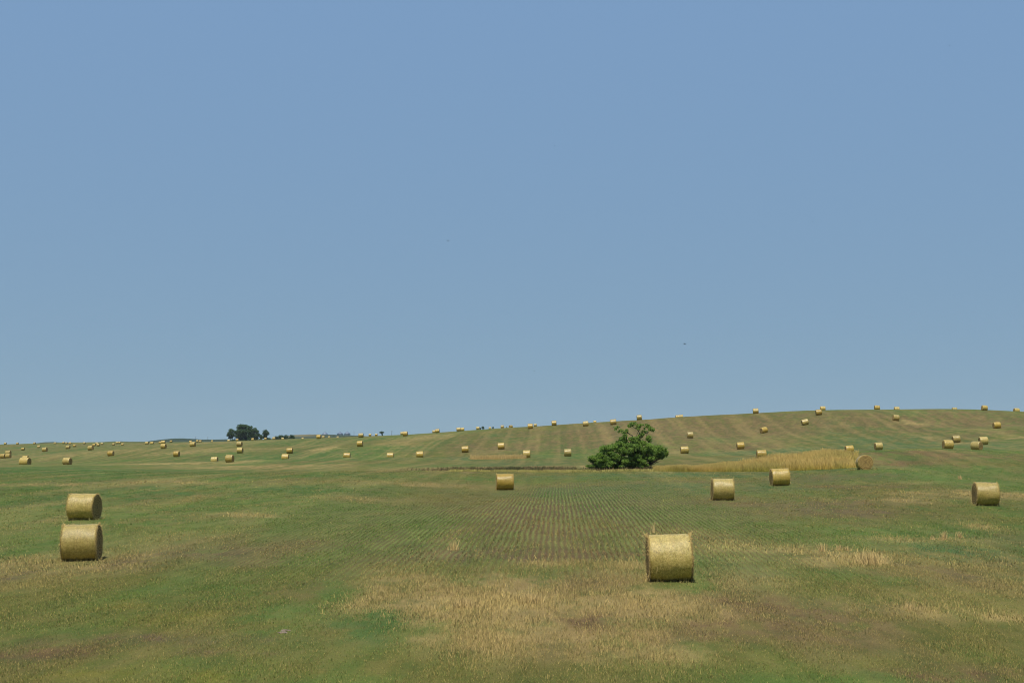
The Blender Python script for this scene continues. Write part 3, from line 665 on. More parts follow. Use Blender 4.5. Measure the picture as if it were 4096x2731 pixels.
def tall_grass():
    # golden reed-like grass in the slough, climbing the bank on its right
    n = 80000
    x, y, px = strip_points([(2600, 177), (2900, 172), (3150, 166), (3330, 160), (3435, 159)], [(2600, 181), (2800, 181), (2950, 184), (3100, 188), (3300, 185), (3435, 179)], n, 2615, 3432)
    dens = fbm(x * .7, y * .7, 51, 3)
    edge = np.clip((px - 2600) / 120, 0, 1) * np.clip((3450 - px) / 90, 0, 1)
    k = RNG.uniform(0, 1, n) < np.clip((dens - .18) * 3, .25, 1) * (.35 + .65 * edge)
    x, y, px, dens = x[k], y[k], px[k], dens[k]; n = len(x)
    green = np.clip((fbm(x * .35, y * .35, 52, 3) - .42) * 4, 0, 1)[:, None]
    v = RNG.uniform(.85, 1.14, n)[:, None]
    low = (np.array((.44, .33, .055)) * (1 - green) + np.array((.29, .275, .034)) * green) * v
    top = (np.array((.54, .375, .120)) * (1 - .4 * green) + np.array((.28, .27, .07)) * .4 * green) * v
    h = RNG.uniform(.55, 1.1, n) * (.6 + .85 * dens) * np.interp(px, [2600, 2750, 3000, 3300, 3430], [.55, .62, .88, 1.0, .5])
    o = blades('tall_grass', np.stack([x, y], 1), height(x, y) - .02, h, RNG.uniform(.014, .045, n), low, .75, M_STRAWB, tipcol=top)
    tag(o, 'golden ripe tall grass climbing the bank between big bush and end-on bale', 'tall grass', kind='stuff')
    # a strip of uncut straw at the foot of the hill
    n = 5200
    x, y, px = strip_points([(1875, 286), (2110, 286)], [(1875, 291), (2110, 291)], n, 1880, 2104)
    h = RNG.uniform(.35, .78, n) * (.7 + .6 * fbm(x * .5, y * .5, 61, 2))
    c = C_STRAW * RNG.uniform(.75, 1.25, n)[:, None]
    o = blades('uncut_straw', np.stack([x, y], 1), height(x, y) - .02, h, RNG.uniform(.05, .11, n), c, .25, M_STRAWB)
    tag(o, 'pale strip of uncut straw left standing at the foot of the hill', 'standing straw', kind='stuff')
    # dark weeds and pale grass along the slough, left of and under the bush
    n = 26000
    x, y, px = strip_points([(1590, 188), (1900, 186), (2350, 184), (2700, 180), (2950, 181)], [(1590, 192), (1900, 199), (2350, 203), (2700, 187), (2950, 186)], n, 1600, 2900)
    nn = fbm(x * .35, y * .5, 71, 4)
    k = RNG.uniform(0, 1, n) < np.clip((nn - .40) * 5, 0, 1) * np.clip((px - 1640) / 450, .03, 1) * np.clip((fbm(x * .22, y * .05, 74, 3) - .33) * 5, .05, 1)
    x, y, px, nn = x[k], y[k], px[k], nn[k]; n = len(x)
    t = np.clip((fbm(x * .5, y * .6, 72, 3) - .40) * 5, 0, 1)[:, None]
    c = (np.array((.058, .068, .022)) * (1 - t) + np.array((.15, .110, .048)) * t) * RNG.uniform(.6, 1.3, n)[:, None]
    o = blades('weeds', np.stack([x, y], 1), height(x, y) - .02, RNG.uniform(.14, .50, n) * (.45 + nn), RNG.uniform(.05, .14, n), c, .7, M_GRASS)
    tag(o, 'dark brownish weeds in the damp hollow left of and behind the big bush', 'weeds', kind='stuff')
    n = 15000
    x, y, px = strip_points([(1750, 181), (2350, 179), (2700, 175.5), (2850, 173)], [(1750, 184), (2350, 184), (2700, 178), (2850, 174)], n, 1800, 2830)
    k = RNG.uniform(0, 1, n) < np.clip((fbm(x * .3, y * .6, 81, 3) - .33) * 4, 0, 1)
    x, y = x[k], y[k]; n = len(x)
    t = RNG.uniform(0, 1, n)[:, None]
    c = (np.array((.42, .34, .11)) * t + np.array((.30, .29, .07)) * (1 - t)) * RNG.uniform(.8, 1.2, n)[:, None]
    o = blades('pale_grass', np.stack([x, y], 1), height(x, y) - .02, RNG.uniform(.1, .32, n), RNG.uniform(.04, .10, n), c, .6, M_STRAWB)
    tag(o, 'thin line of pale yellowish grass along the front of the slough', 'grass', kind='stuff')
tall_grass()

def tufts():
    """Clumps of dry straw on the near field, each one a thing of its own."""
    spots = [(3480, 2258, .6, .48, 420, 'biggest clump of long dry straw, leaning and pale, right of the largest bale'),
             (3288, 2205, .15, .36, 70, 'slim upright straw tuft left of the biggest straw clump'),
             (3357, 2200, .14, .24, 60, 'small pale straw tuft between slim tuft and biggest clump'),
             (3390, 2202, .13, .22, 40, 'tiny straw tuft hugging the left of the biggest straw clump'),
             (3730, 2158, .15, .22, 40, 'small cone shaped straw tuft right of the biggest straw clump'),
             (3775, 2158, .16, .42, 70, 'straw tuft with one tall stalk below the big bale at the right edge'),
             (3838, 2150, .15, .30, 60, 'leaning straw tuft, rightmost of the tufts below the right edge bale'),
             (1860, 2430, .36, .30, 240, 'spiky pale straw clump on the left of the tan patch in front'),
             (2130, 2410, .36, .28, 340, 'broad golden straw clump in the middle of the tan patch in front'),
             (1815, 2200, .22, .42, 60, 'tall thin straw tuft standing in the seed rows left of the largest bale'),
             (2616, 2130, .06, .5, 9, 'single yellow stalk cluster standing behind the largest bale at left'),
             (2708, 2128, .06, .5, 8, 'single yellow stalk cluster standing behind the largest bale at right'),
             (3840, 1916, .18, .40, 50, 'small pale tuft above and left of the bale by the right edge'),
             (3640, 2440, .2, .26, 50, 'thin straw stalks lying on the brown stubble at lower right')]
    for px, py, rad, hh, n, lab in spots:
        p = land(px, py)
        x = p[0] + RNG.normal(0, rad * .45, n); y = p[1] + RNG.normal(0, rad * .4, n)
        t = empty('straw_tuft', (p[0], p[1], hz(*p)))
        h = RNG.uniform(.45, 1.1, n) * hh
        c = C_STRAW * RNG.uniform(.85, 1.45, n)[:, None] * np.array((1.05, 1.05, 1.15))
        o = blades('straw_tuft', np.stack([x, y], 1), height(x, y) - .01, h, np.full(n, .010 + .00018 * p[1]), c, .6, M_STRAWB)
        o.data.transform(Matrix.Translation((-p[0], -p[1], -hz(*p))))
        bpy.data.objects.remove(t)
        o.location = (p[0], p[1], hz(*p))
        tag(o, lab, 'straw tuft', 'dry straw tufts on the field')
tufts()

def stone(px, py, sx, sy, sz, lab):
    x, y = land(px, py)
    bm = bmesh.new(); bmesh.ops.create_icosphere(bm, subdivisions=3, radius=1)
    for v in bm.verts:
        k = 1 + .35 * (float(fbm(np.array([v.co.x * 1.7 + px]), np.array([v.co.y * 1.7 + v.co.z * 2.1]), 5, 3)[0]) - .5) * 2
        v.co = Vector((v.co.x * sx * k, v.co.y * sy * k, v.co.z * sz * k + sz * .35))
    me = bpy.data.meshes.new('field_stone'); bm.to_mesh(me); bm.free(); me.materials.append(M_STONE)
    for p in me.polygons: p.use_smooth = True
    o = bpy.data.objects.new('field_stone', me); COL.objects.link(o); o.location = (x, y, hz(x, y) - .02); o.rotation_euler.z = .3
    tag(o, lab, 'stone', 'stones in the field')
stone(1130, 2531, .13, .10, .045, 'front pinkish stone of the flat pair lying in the green patch')
stone(1143, 2522, .14, .09, .04, 'rear pale stone of the flat pair lying in the green patch')

# ------------------------------------------------------------------ round bales
RAD, LEN = BALE_D / 2, 1.56
def bale_mesh(name, seed, seg=64, detail=1.0):
    """Side (material 0) and both ends (material 1) of one bale about the X axis, lying with its lowest line at z = 0."""
    rs = np.random.default_rng(seed)
    e = .085                                               # rounding of the rim
    prof = [(-LEN / 2, .0), (-LEN / 2 + .0, RAD * .35), (-LEN / 2 - .012, RAD * .62), (-LEN / 2 - .004, RAD - e * 1.5), (-LEN / 2 + e * .10, RAD - e * .75), (-LEN / 2 + e * .42, RAD - e * .30), (-LEN / 2 + e * 1.1, RAD - e * .06)]
    mid = [(xx, RAD * (1 + .006 * math.sin(9 * xx + seed))) for xx in np.linspace(-LEN / 2 + .2, LEN / 2 - .2, 11)]
    full = prof + mid + [(-a, b) for a, b in reversed(prof)]
    V, ring = [], []
    for i, (xx, rr) in enumerate(full):
        if rr == 0: ring.append([len(V)]); V.append((xx, 0, 0)); continue
        ids = []
        for k in range(seg):
            a = 2 * math.pi * k / seg
            lump = 1 + .030 * (float(vnoise(np.array([a * 1.6 + seed]), np.array([xx * 2.0 + seed]), seed)[0]) - .5) * 2 + .012 * math.cos(math.pi * xx / LEN) - .008 + .010 * rs.normal() * (.5 if rr > RAD * .8 else 1)
            yy, zz = rr * lump * math.sin(a), rr * lump * math.cos(a)
            xo = xx + (rs.normal() * .012 if rr < RAD - e * 1.4 else 0)
            zz = max(zz, -RAD * .94)                      # it has settled a little on its underside
            ids.append(len(V)); V.append((xo + .03 * math.sin(a * 1.0 + seed) * (xx / LEN), yy * 1.02, zz))
        ring.append(ids)
    F, M = [], []
    for i in range(len(ring) - 1):
        a, b = ring[i], ring[i + 1]
        endp = 1 if (i < 4 or i >= len(ring) - 5) else 0
        if len(a) == 1: 
            for k in range(seg): F.append((a[0], b[k], b[(k + 1) % seg])); M.append(1)
        elif len(b) == 1:
            for k in range(seg): F.append((a[k], b[0], a[(k + 1) % seg])); M.append(1)
        else:
            for k in range(seg): F.append((a[k], b[k], b[(k + 1) % seg], a[(k + 1) % seg])); M.append(endp)
    V = [(x, y, z + RAD * .965) for x, y, z in V]
    return V, F, M

def split_mesh(V, F, sel):
    used = sorted({i for f in sel for i in F[f]}); mp = {v: k for k, v in enumerate(used)}
    return [V[i] for i in used], [tuple(mp[i] for i in F[f]) for f in sel]

def center_fix(me):
    """Materials read object coordinates about the bale's axis: lower the mesh and lift the object instead."""
    me.transform(Matrix.Translation((0, 0, -RAD * .965)))

def make_parted(seed):
    V, F, M = bale_mesh('round_bale', seed)
    root = empty('round_bale', (0, 0, 0))
    side = [i for i, m in enumerate(M) if m == 0]
    e1 = [i for i, m in enumerate(M) if m == 1 and V[F[i][0]][0] < 0]; e2 = [i for i, m in enumerate(M) if m == 1 and V[F[i][0]][0] > 0]
    for nm, sel, mt in (('wrapped_side', side, M_SIDE), ('end_face', e1, M_END), ('end_face', e2, M_END)):
        v, f = split_mesh(V, F, sel)
        o = mesh_obj(nm, v, f, mt, root, smooth=True)
        center_fix(o.data); o.location = (0, 0, RAD * .965)
    return root

def make_plain(seed):
    V, F, M = bale_mesh('round_bale', seed, 40)
    o = mesh_obj('round_bale', V, F, [M_SIDE, M_END], smooth=True, fmat=M)
    center_fix(o.data)
    return o

def loose_straw(root, n, seed):
    """Stalks that stick out of the wrap and the rims."""
    rs = np.random.default_rng(seed)
    n1 = n // 2
    a = rs.uniform(0, 2 * np.pi, n); xx = rs.uniform(-LEN / 2, LEN / 2, n)
    rim = rs.uniform(0, 1, n) < .86
    xx = np.where(rim, np.sign(xx) * (LEN / 2 - rs.uniform(0, .07, n)), xx)
    r = np.where(rim, RAD - rs.uniform(0, .06, n), RAD - .005)
    p = np.stack([xx, r * np.sin(a), r * np.cos(a)], 1)
    tang = np.stack([np.zeros(n), np.cos(a), -np.sin(a)], 1) * rs.normal(0, 1, n)[:, None]
    out = np.stack([np.where(rim, np.sign(xx) * rs.uniform(.2, 1.3, n), rs.normal(0, .6, n)), np.sin(a), np.cos(a)], 1)
    d = tang * 1.1 + out * rs.uniform(.3, .8, n)[:, None]
    d /= np.linalg.norm(d, axis=1)[:, None]
    L = rs.uniform(.03, .13, n)[:, None] * np.where(rs.uniform(0, 1, n) < .06, 2.4, 1.0)[:, None]
    w = np.cross(d, rs.normal(0, 1, (n, 3))); w /= np.linalg.norm(w, axis=1)[:, None]; w *= .005
    V = np.stack([p - w, p + w, p + d * L + w * .6, p + d * L - w * .6], 1)
    c = C_STRAW * rs.uniform(.7, 1.5, n)[:, None]
    C = np.repeat(c[:, None, :], 4, 1)
    o = mesh_obj('loose_straw', V.reshape(-1, 3), np.arange(n * 4).reshape(n, 4), M_STRAWB, root, colors=C.reshape(-1, 3))
    o.location = (0, 0, RAD * .965)
    tag(o, kind='stuff')

PARTED = [make_parted(s) for s in (3, 11, 19)]
PLAIN = [make_plain(s) for s in (5, 23, 31, 47)]
used = set()
def place_bale(k, px, top, h, yaw, label):
    d = FPX * BALE_D / h
    u, q = uq(px, top + h)
    d = d + RAD * .6                                      # the bale's middle stands behind its near face
    x, y = u * d, d
    big = h >= 30
    src = (PARTED if big else PLAIN)[k % (3 if big else 4)]
    if src.name in used:
        o = src.copy(); COL.objects.link(o)
        for ch in [c for c in src.children if not c.name.startswith('loose')]:
            c = ch.copy(); COL.objects.link(c); c.parent = o
    else:
        o = src; used.add(src.name)
    e = 1.0
    gx = (hz(x + e, y) - hz(x - e, y)) / (2 * e)
    z = min(hz(x - .6, y), hz(x + .6, y), hz(x, y)) * .6 + hz(x, y) * .4
    rs = random.Random(int(px * 7 + top))
    tilt = -math.atan(gx) + rs.gauss(0, .012)
    if px == 2679: tilt = -.022
    s = 1.0 if big else rs.uniform(.97, 1.035)
    o.rotation_euler = (rs.choice((0, 0.5, 2.1, 3.6)) * 0, tilt, math.radians(yaw + rs.gauss(0, 1.5) - 1.8))
    o.location = (x, y, z - .03 + (0 if big else RAD * .965 * s))
    o.scale = (s * rs.uniform(.93, 1.05) * (1.0 if k > 7 else 1.0 / 1.0), s, s)
    tag(o, label, 'straw bale', 'round straw bales scattered over the harvested field')
    return o
order = sorted(range(len(BALES)), key=lambda i: -BALES[i][2])
for k, i in enumerate(order):
    px, top, h, yaw, lab = BALES[i]
    o = place_bale(k, px, top, h, yaw, lab)
    if h > 55: loose_straw(o, int(min(2600, 14 * h)), i)

# ------------------------------------------------------------------ trees and bushes
def limb(bm, pts, r0, r1, seg=7):
    """A tapering branch through the given points."""
    rings = []
    n = len(pts)
    for i, p in enumerate(pts):
        p = Vector(p)
        d = (Vector(pts[min(i + 1, n - 1)]) - Vector(pts[max(i - 1, 0)])).normalized()
        s = d.cross(Vector((.3, 1, .2))).normalized(); t = d.cross(s)
        r = r0 + (r1 - r0) * i / (n - 1)
        rings.append([bm.verts.new(p + (s * math.cos(a) + t * math.sin(a)) * r) for a in [2 * math.pi * k / seg for k in range(seg)]])
    for a, b in zip(rings, rings[1:]):
        for k in range(seg): bm.faces.new((a[k], a[(k + 1) % seg], b[(k + 1) % seg], b[k]))
    bm.faces.new(rings[0][::-1]); bm.faces.new(rings[-1])

def bent(p0, p1, k=5, amt=.12, rs=random):
    p0, p1 = Vector(p0), Vector(p1); L = (p1 - p0).length
    out = [p0]
    for i in range(1, k):
        f = i / k
        out.append(p0.lerp(p1, f) + Vector((rs.gauss(0, 1), rs.gauss(0, 1), rs.gauss(0, .6))) * L * amt * math.sin(math.pi * f) * .6)
    out.append(p1); return out

def bm_obj(name, bm, mat, parent, smooth=True):
    me = bpy.data.meshes.new(name); bm.to_mesh(me); bm.free(); me.materials.append(mat)
    for p in me.polygons: p.use_smooth = smooth
    o = bpy.data.objects.new(name, me); COL.objects.link(o); o.parent = parent; return o

def leaf_cloud(clumps, size, rs, per):
    """Leaf cards spread through a set of uneven clumps (x, y, z, rx, ry, rz, density)."""
    P, C = [], []
    for cx, cy, cz, rx, ry, rz, dn in clumps:
        n = int(per * dn * (rx * ry * rz) ** .667)
        if n < 4: n = 4
        v = rs.normal(0, 1, (n, 3)); v /= np.linalg.norm(v, axis=1)[:, None]
        rad = rs.uniform(.25, 1.0, n) ** .5
        k = fbm(v[:, 0] * 2.6 + cx, v[:, 2] * 2.6 + cz * .7 + v[:, 1], int(rs.integers(1e6)), 3, .8)   # ragged outline
        rad = rad * (.30 + 1.2 * k)
        p = v * rad[:, None] * np.array((rx, ry, rz)) + np.array((cx, cy, cz))
        P.append(p)
        C.append(np.clip(rs.normal(.45, .2, n) + rs.normal(0, .12), 0, 1))
    P = np.concatenate(P); C = np.concatenate(C); n = len(P)
    a = rs.normal(0, 1, (n, 3)); a /= np.linalg.norm(a, axis=1)[:, None]
    b = np.cross(a, rs.normal(0, 1, (n, 3))); b /= np.linalg.norm(b, axis=1)[:, None]
    s = (size * rs.uniform(.55, 1.3, n))[:, None]
    a = a * s; b = b * s * .62
    V = np.stack([P - a, P + b * .9, P + a, P - b * .9], 1).reshape(-1, 3)
    F = np.arange(n * 4).reshape(n, 4)
    return V, F, np.repeat(np.repeat(C[:, None], 4, 0), 3, 1)

def crown_obj(name, clumps, size, per, mat, parent, seed):
    rs = np.random.default_rng(seed)
    V, F, C = leaf_cloud(clumps, size, rs, per)
    return mesh_obj(name, V, F, mat, parent, colors=C)

def big_bush():
    px0, py0 = 2508, 1879
    x, y = land(px0, py0, 100, 260); y += 1.5; x = ray(px0, py0)[0] * y
    z = hz(x, y); s = FPX / y
    root = empty('big_bush', (x, y, z))
    tag(root, 'big dark green bush with sparse upper branches in the middle of the field', 'bush')
    rs = np.random.default_rng(42); rr = random.Random(4)
    def pt(px, py, dy=0.0): return ((px - px0) / s, dy, (py0 - py) / s)
    # the low dense mass: column, row, half width, half height in the photograph's pixels, and where in depth
    low = [(2372, 1834, 26, 15), (2392, 1852, 24, 12), (2363, 1868, 22, 7), (2400, 1822, 24, 20), (2420, 1800, 26, 20), (2418, 1834, 30, 22), (2448, 1790, 28, 20), (2445, 1818, 30, 24),
           (2440, 1850, 34, 16), (2475, 1776, 28, 20), (2478, 1800, 32, 24), (2472, 1830, 32, 22), (2492, 1762, 22, 18), (2505, 1780, 30, 20), (2510, 1808, 34, 24), (2500, 1840, 34, 16),
           (2495, 1856, 26, 12), (2538, 1768, 26, 16), (2545, 1792, 32, 24), (2540, 1822, 34, 22), (2565, 1772, 24, 18), (2575, 1800, 32, 24), (2575, 1828, 32, 18), (2596, 1785, 22, 18),
           (2610, 1808, 30, 22), (2604, 1832, 30, 14), (2626, 1792, 22, 20), (2640, 1808, 24, 22), (2650, 1818, 18, 20), (2659, 1806, 12, 18), (2632, 1828, 22, 10), (2520, 1838, 30, 14), (2560, 1840, 26, 10), (2410, 1865, 28, 8), (2460, 1866, 28, 9)]
    low += [(2385 + 19 * k + rs.normal(0, 4), 1862 + rs.normal(0, 3), 22, 11) for k in range(11)] + [(2395 + 22 * k + rs.normal(0, 4), 1848 + rs.normal(0, 3), 24, 13) for k in range(9)] + [(2522, 1752, 14, 10), (2548, 1756, 16, 10)]
    clumps = []
    for px, py, rx, ry in low:
        wx = abs(px - px0) / 160.0
        deep = max(.4, 2.9 * math.sqrt(max(0, 1 - wx * wx)))
        for k in range(5):
            dy = rs.uniform(-1, 1) * deep
            f = 1 - .35 * (abs(dy) / 3.0)
            a, b, c = pt(px + rs.normal(0, 5), py + rs.normal(0, 4) + (0 if dy < 0 else 3), dy)
            clumps.append((a, b, max(c, .18), rx / s * .80 * f * rs.uniform(.7, 1.15), rx / s * .75, ry / s * .85 * f * rs.uniform(.7, 1.15), 1.0))
    up = [(2468, 1712, 9, 8), (2462, 1716, 6, 5), (2486, 1724, 12, 7), (2505, 1725, 11, 9), (2495, 1733, 9, 5), (2480, 1730, 7, 5), (2508, 1744, 4, 5), (2526, 1700, 13, 10), (2520, 1706, 9, 7), (2540, 1697, 12, 7), (2556, 1706, 12, 10), (2550, 1718, 9, 7), (2568, 1700, 9, 6),
          (2592, 1708, 11, 11), (2602, 1718, 13, 11), (2612, 1722, 7, 7), (2590, 1728, 10, 8), (2576, 1715, 6, 5), (2572, 1738, 11, 9), (2566, 1748, 12, 8), (2556, 1746, 6, 6), (2594, 1756, 15, 13), (2600, 1764, 12, 9), (2498, 1748, 12, 9), (2490, 1755, 12, 8), (2582, 1730, 7, 7), (2570, 1728, 6, 6)]
    for px, py, rx, ry in up:
        for k in range(2):
            a, b, c = pt(px + rs.normal(0, 2), py + rs.normal(0, 2), rs.uniform(-.7, .7))
            clumps.append((a, b, c, rx / s * .92, rx / s * 1.0, ry / s * .9, .7))
    crown_obj('crown', clumps, .088, 1450, M_BUSH, root, 9)
    bm = bmesh.new()
    base = [(2500, 1874, .2), (2520, 1876, -.3), (2470, 1874, .1), (2545, 1872, .3), (2598, 1858, .2), (2440, 1872, -.2)]
    tips = [(2508, 1735, .1), (2555, 1725, 0), (2592, 1728, .2), (2480, 1778, -.4), (2560, 1770, .4), (2410, 1822, 0), (2360, 1850, -.3), (2620, 1815, .2), (2650, 1830, -.2), (2420, 1855, -.8), (2580, 1800, -.8), (2450, 1800, .8)]
    for i, (px, py, dy) in enumerate(tips):
        b0 = min(base, key=lambda b: abs(b[0] - px) + rr.uniform(0, 20))
        limb(bm, bent(pt(*b0), pt(px, py, dy), 6, .16, rr), .13, .028)
    limb(bm, bent(pt(2540, 1758, 0), pt(2512, 1731, .05), 4, .1, rr), .075, .045)
    limb(bm, bent(pt(2560, 1760, 0), pt(2556, 1715, .05), 4, .1, rr), .07, .03)
    limb(bm, bent(pt(2566, 1750, 0), pt(2596, 1722, .05), 4, .1, rr), .05, .025)
    limb(bm, bent(pt(2512, 1731, 0), pt(2478, 1722, .05), 4, .1, rr), .04, .02)
    limb(bm, bent(pt(2556, 1728, 0), pt(2530, 1704, .05), 4, .1, rr), .04, .02)
    for k in range(26):                                              # bare lower twigs on the right
        a = pt(2596 + rr.uniform(-8, 8), 1858 + rr.uniform(-3, 5), rr.uniform(-.4, .4))
        b = pt(2596 + rr.uniform(-20, 50), 1845 - rr.uniform(-6, 24), rr.uniform(-.6, .6))
        limb(bm, bent(a, b, 4, .2, rr), .022, .007, 5)
    for k in range(14):
        a = pt(2410 + rr.uniform(-8, 30), 1858 + rr.uniform(-3, 3), rr.uniform(-.6, .3)); b = pt(2352 + rr.uniform(0, 30), 1852 - rr.uniform(-6, 8), rr.uniform(-.6, .4))
        limb(bm, bent(a, b, 4, .15, rr), .03, .008, 5)
    bm_obj('trunk', bm, M_BARK, root)
big_bush()

def far_tree(name, label, cat, px0, base, d, clumps_px, leaf, per, seed, trunk_px=None, group='far trees along the horizon', tr=.25):
    u, v = ray(px0, base); x, y = u * d, d
    s = FPX / d
    z = CAMH + v * d
    zg = hz(x, y)
    root = empty(name, (x, y, zg)); tag(root, label, cat, group)
    off = z - zg
    rs = np.random.default_rng(seed)
    cl = []
    for px, py, rx, ry in clumps_px:
        dn = 1.0
        for k in range(3):
            cl.append(((px - px0) / s + rs.normal(0, rx / s * .2), rs.uniform(-1, 1) * rx / s * .8, (base - py) / s + off + rs.normal(0, ry / s * .2), rx / s * .9, rx / s * .85, ry / s * .9, dn))
    crown_obj('crown', cl, leaf, per, M_GROVE, root, seed)
    bm = bmesh.new(); rr = random.Random(seed)
    for (bx, tx, ty) in (trunk_px or [(px0, px0, clumps_px[0][1])]):
        limb(bm, bent(((bx - px0) / s, 0, -.3), ((tx - px0) / s, 0, (base - ty) / s + off), 5, .08, rr), tr, tr * .35, 7)
    bm_obj('trunk', bm, M_BARK, root)

D_G = 1120
far_tree('grove_tree', 'loose leafed tree with sky gaps at the left end of the grove', 'tree', 928, 1766, D_G,
         [(927, 1722, 12, 8), (918, 1732, 12, 9), (932, 1738, 12, 10), (912, 1740, 8, 7), (940, 1728, 10, 8), (925, 1748, 9, 6), (918, 1749, 7, 5), (942, 1742, 7, 7)], .40, 40, 1, [(934, 926, 1725), (926, 916, 1740), (936, 942, 1732)])
far_tree('grove_tree', 'biggest and tallest tree in the middle of the far grove', 'tree', 972, 1766, D_G + 6,
         [(972, 1704, 18, 8), (958, 1712, 14, 9), (985, 1708, 12, 9), (975, 1722, 24, 14), (955, 1728, 14, 12), (990, 1728, 16, 14), (965, 1742, 20, 12), (985, 1748, 18, 12), (962, 1756, 14, 9), (975, 1760, 16, 7), (950, 1742, 8, 10)], .40, 60, 2, [(974, 972, 1706), (966, 956, 1720), (980, 990, 1715)])
far_tree('grove_tree', 'dark tree leaning on the right side of the biggest grove tree', 'tree', 1010, 1765, D_G - 4,
         [(1000, 1710, 10, 8), (1003, 1722, 16, 12), (1018, 1722, 12, 11), (1028, 1728, 9, 8), (1012, 1738, 20, 13), (1028, 1742, 12, 10), (1035, 1738, 8, 6), (1005, 1752, 18, 10), (1025, 1754, 10, 8), (1043, 1744, 8, 6), (1045, 1752, 6, 5)], .40, 58, 3, [(1010, 1006, 1716), (1014, 1026, 1734)])
far_tree('grove_tree', 'small round headed tree standing right of the grove', 'tree', 1062, 1761, D_G + 4,
         [(1062, 1726, 12, 7), (1056, 1733, 10, 8), (1069, 1733, 9, 8), (1062, 1742, 10, 8), (1056, 1748, 9, 6), (1064, 1752, 8, 5)], .38, 55, 4, [(1061, 1061, 1730)])
for i, (px, w, top, lab) in enumerate([(932, 8, 1757, 'low dark bush under the loose tree of the grove'), (1078, 9, 1748, 'small dark bush between the round tree and a wide bale'), (1040, 9, 1758, 'low bush in the gap between dark tree and round tree'),
                                       (1104, 13, 1742, 'leftmost rounded bush of the row right of the grove'), (1124, 13, 1737.5, 'tallest bush of the row right of the grove'), (1143, 12, 1738.5, 'third rounded bush of the row right of the grove'),
                                       (1168, 12, 1737, 'separate bush at the right end of the row by the grove')]):
    b = 1764 - max(0, (px - 930)) * .035
    far_tree('dark_bush', lab, 'bush', px, b, D_G - 8 + i, [(px, top + 6, w * .75, 5), (px - w * .4, top + 10, w * .6, 6), (px + w * .4, top + 10, w * .6, 6), (px, top + 14, w * .9, 6), (px, b - 3, w * .85, 4)], .36, 34, 20 + i, None, 'dark bushes by the far grove', .12)

far_tree('lone_tree', 'lone dark far tree with a flat crown on the skyline right of the grain bins', 'tree', 1527, 1744, 1750,
         [(1527, 1727, 7, 3.2), (1522, 1729, 5, 3), (1533, 1729, 4, 3), (1528, 1733, 5, 3), (1529, 1738, 3, 3)], .55, 40, 40, [(1528, 1527, 1728)], tr=.3)
for i, (px, top, w, b, lab) in enumerate([(1931.5, 1704, 6, 1716, 'dark squarish far shrub on the centre skyline between two bales'), (1921.5, 1708, 2.6, 1717, 'tiny far shrub touching a small skyline bale, left of the squarish shrub'),
                                          (1972, 1705.5, 3.4, 1714, 'pointed tiny far shrub right of the low skyline bale'), (2026, 1707.5, 4, 1711.5, 'faint bluish far shrub left of the small turned bale')]):
    far_tree('far_shrub', lab, 'shrub', px, b, 1650, [(px, top + 3, w * .6, 3), (px - w * .4, top + 5, w * .6, 3.5), (px + w * .4, top + 5.5, w * .6, 3.5), (px, top + 8, w, 4)], .45, 42, 50 + i, None, 'far shrubs on the skyline', .15)

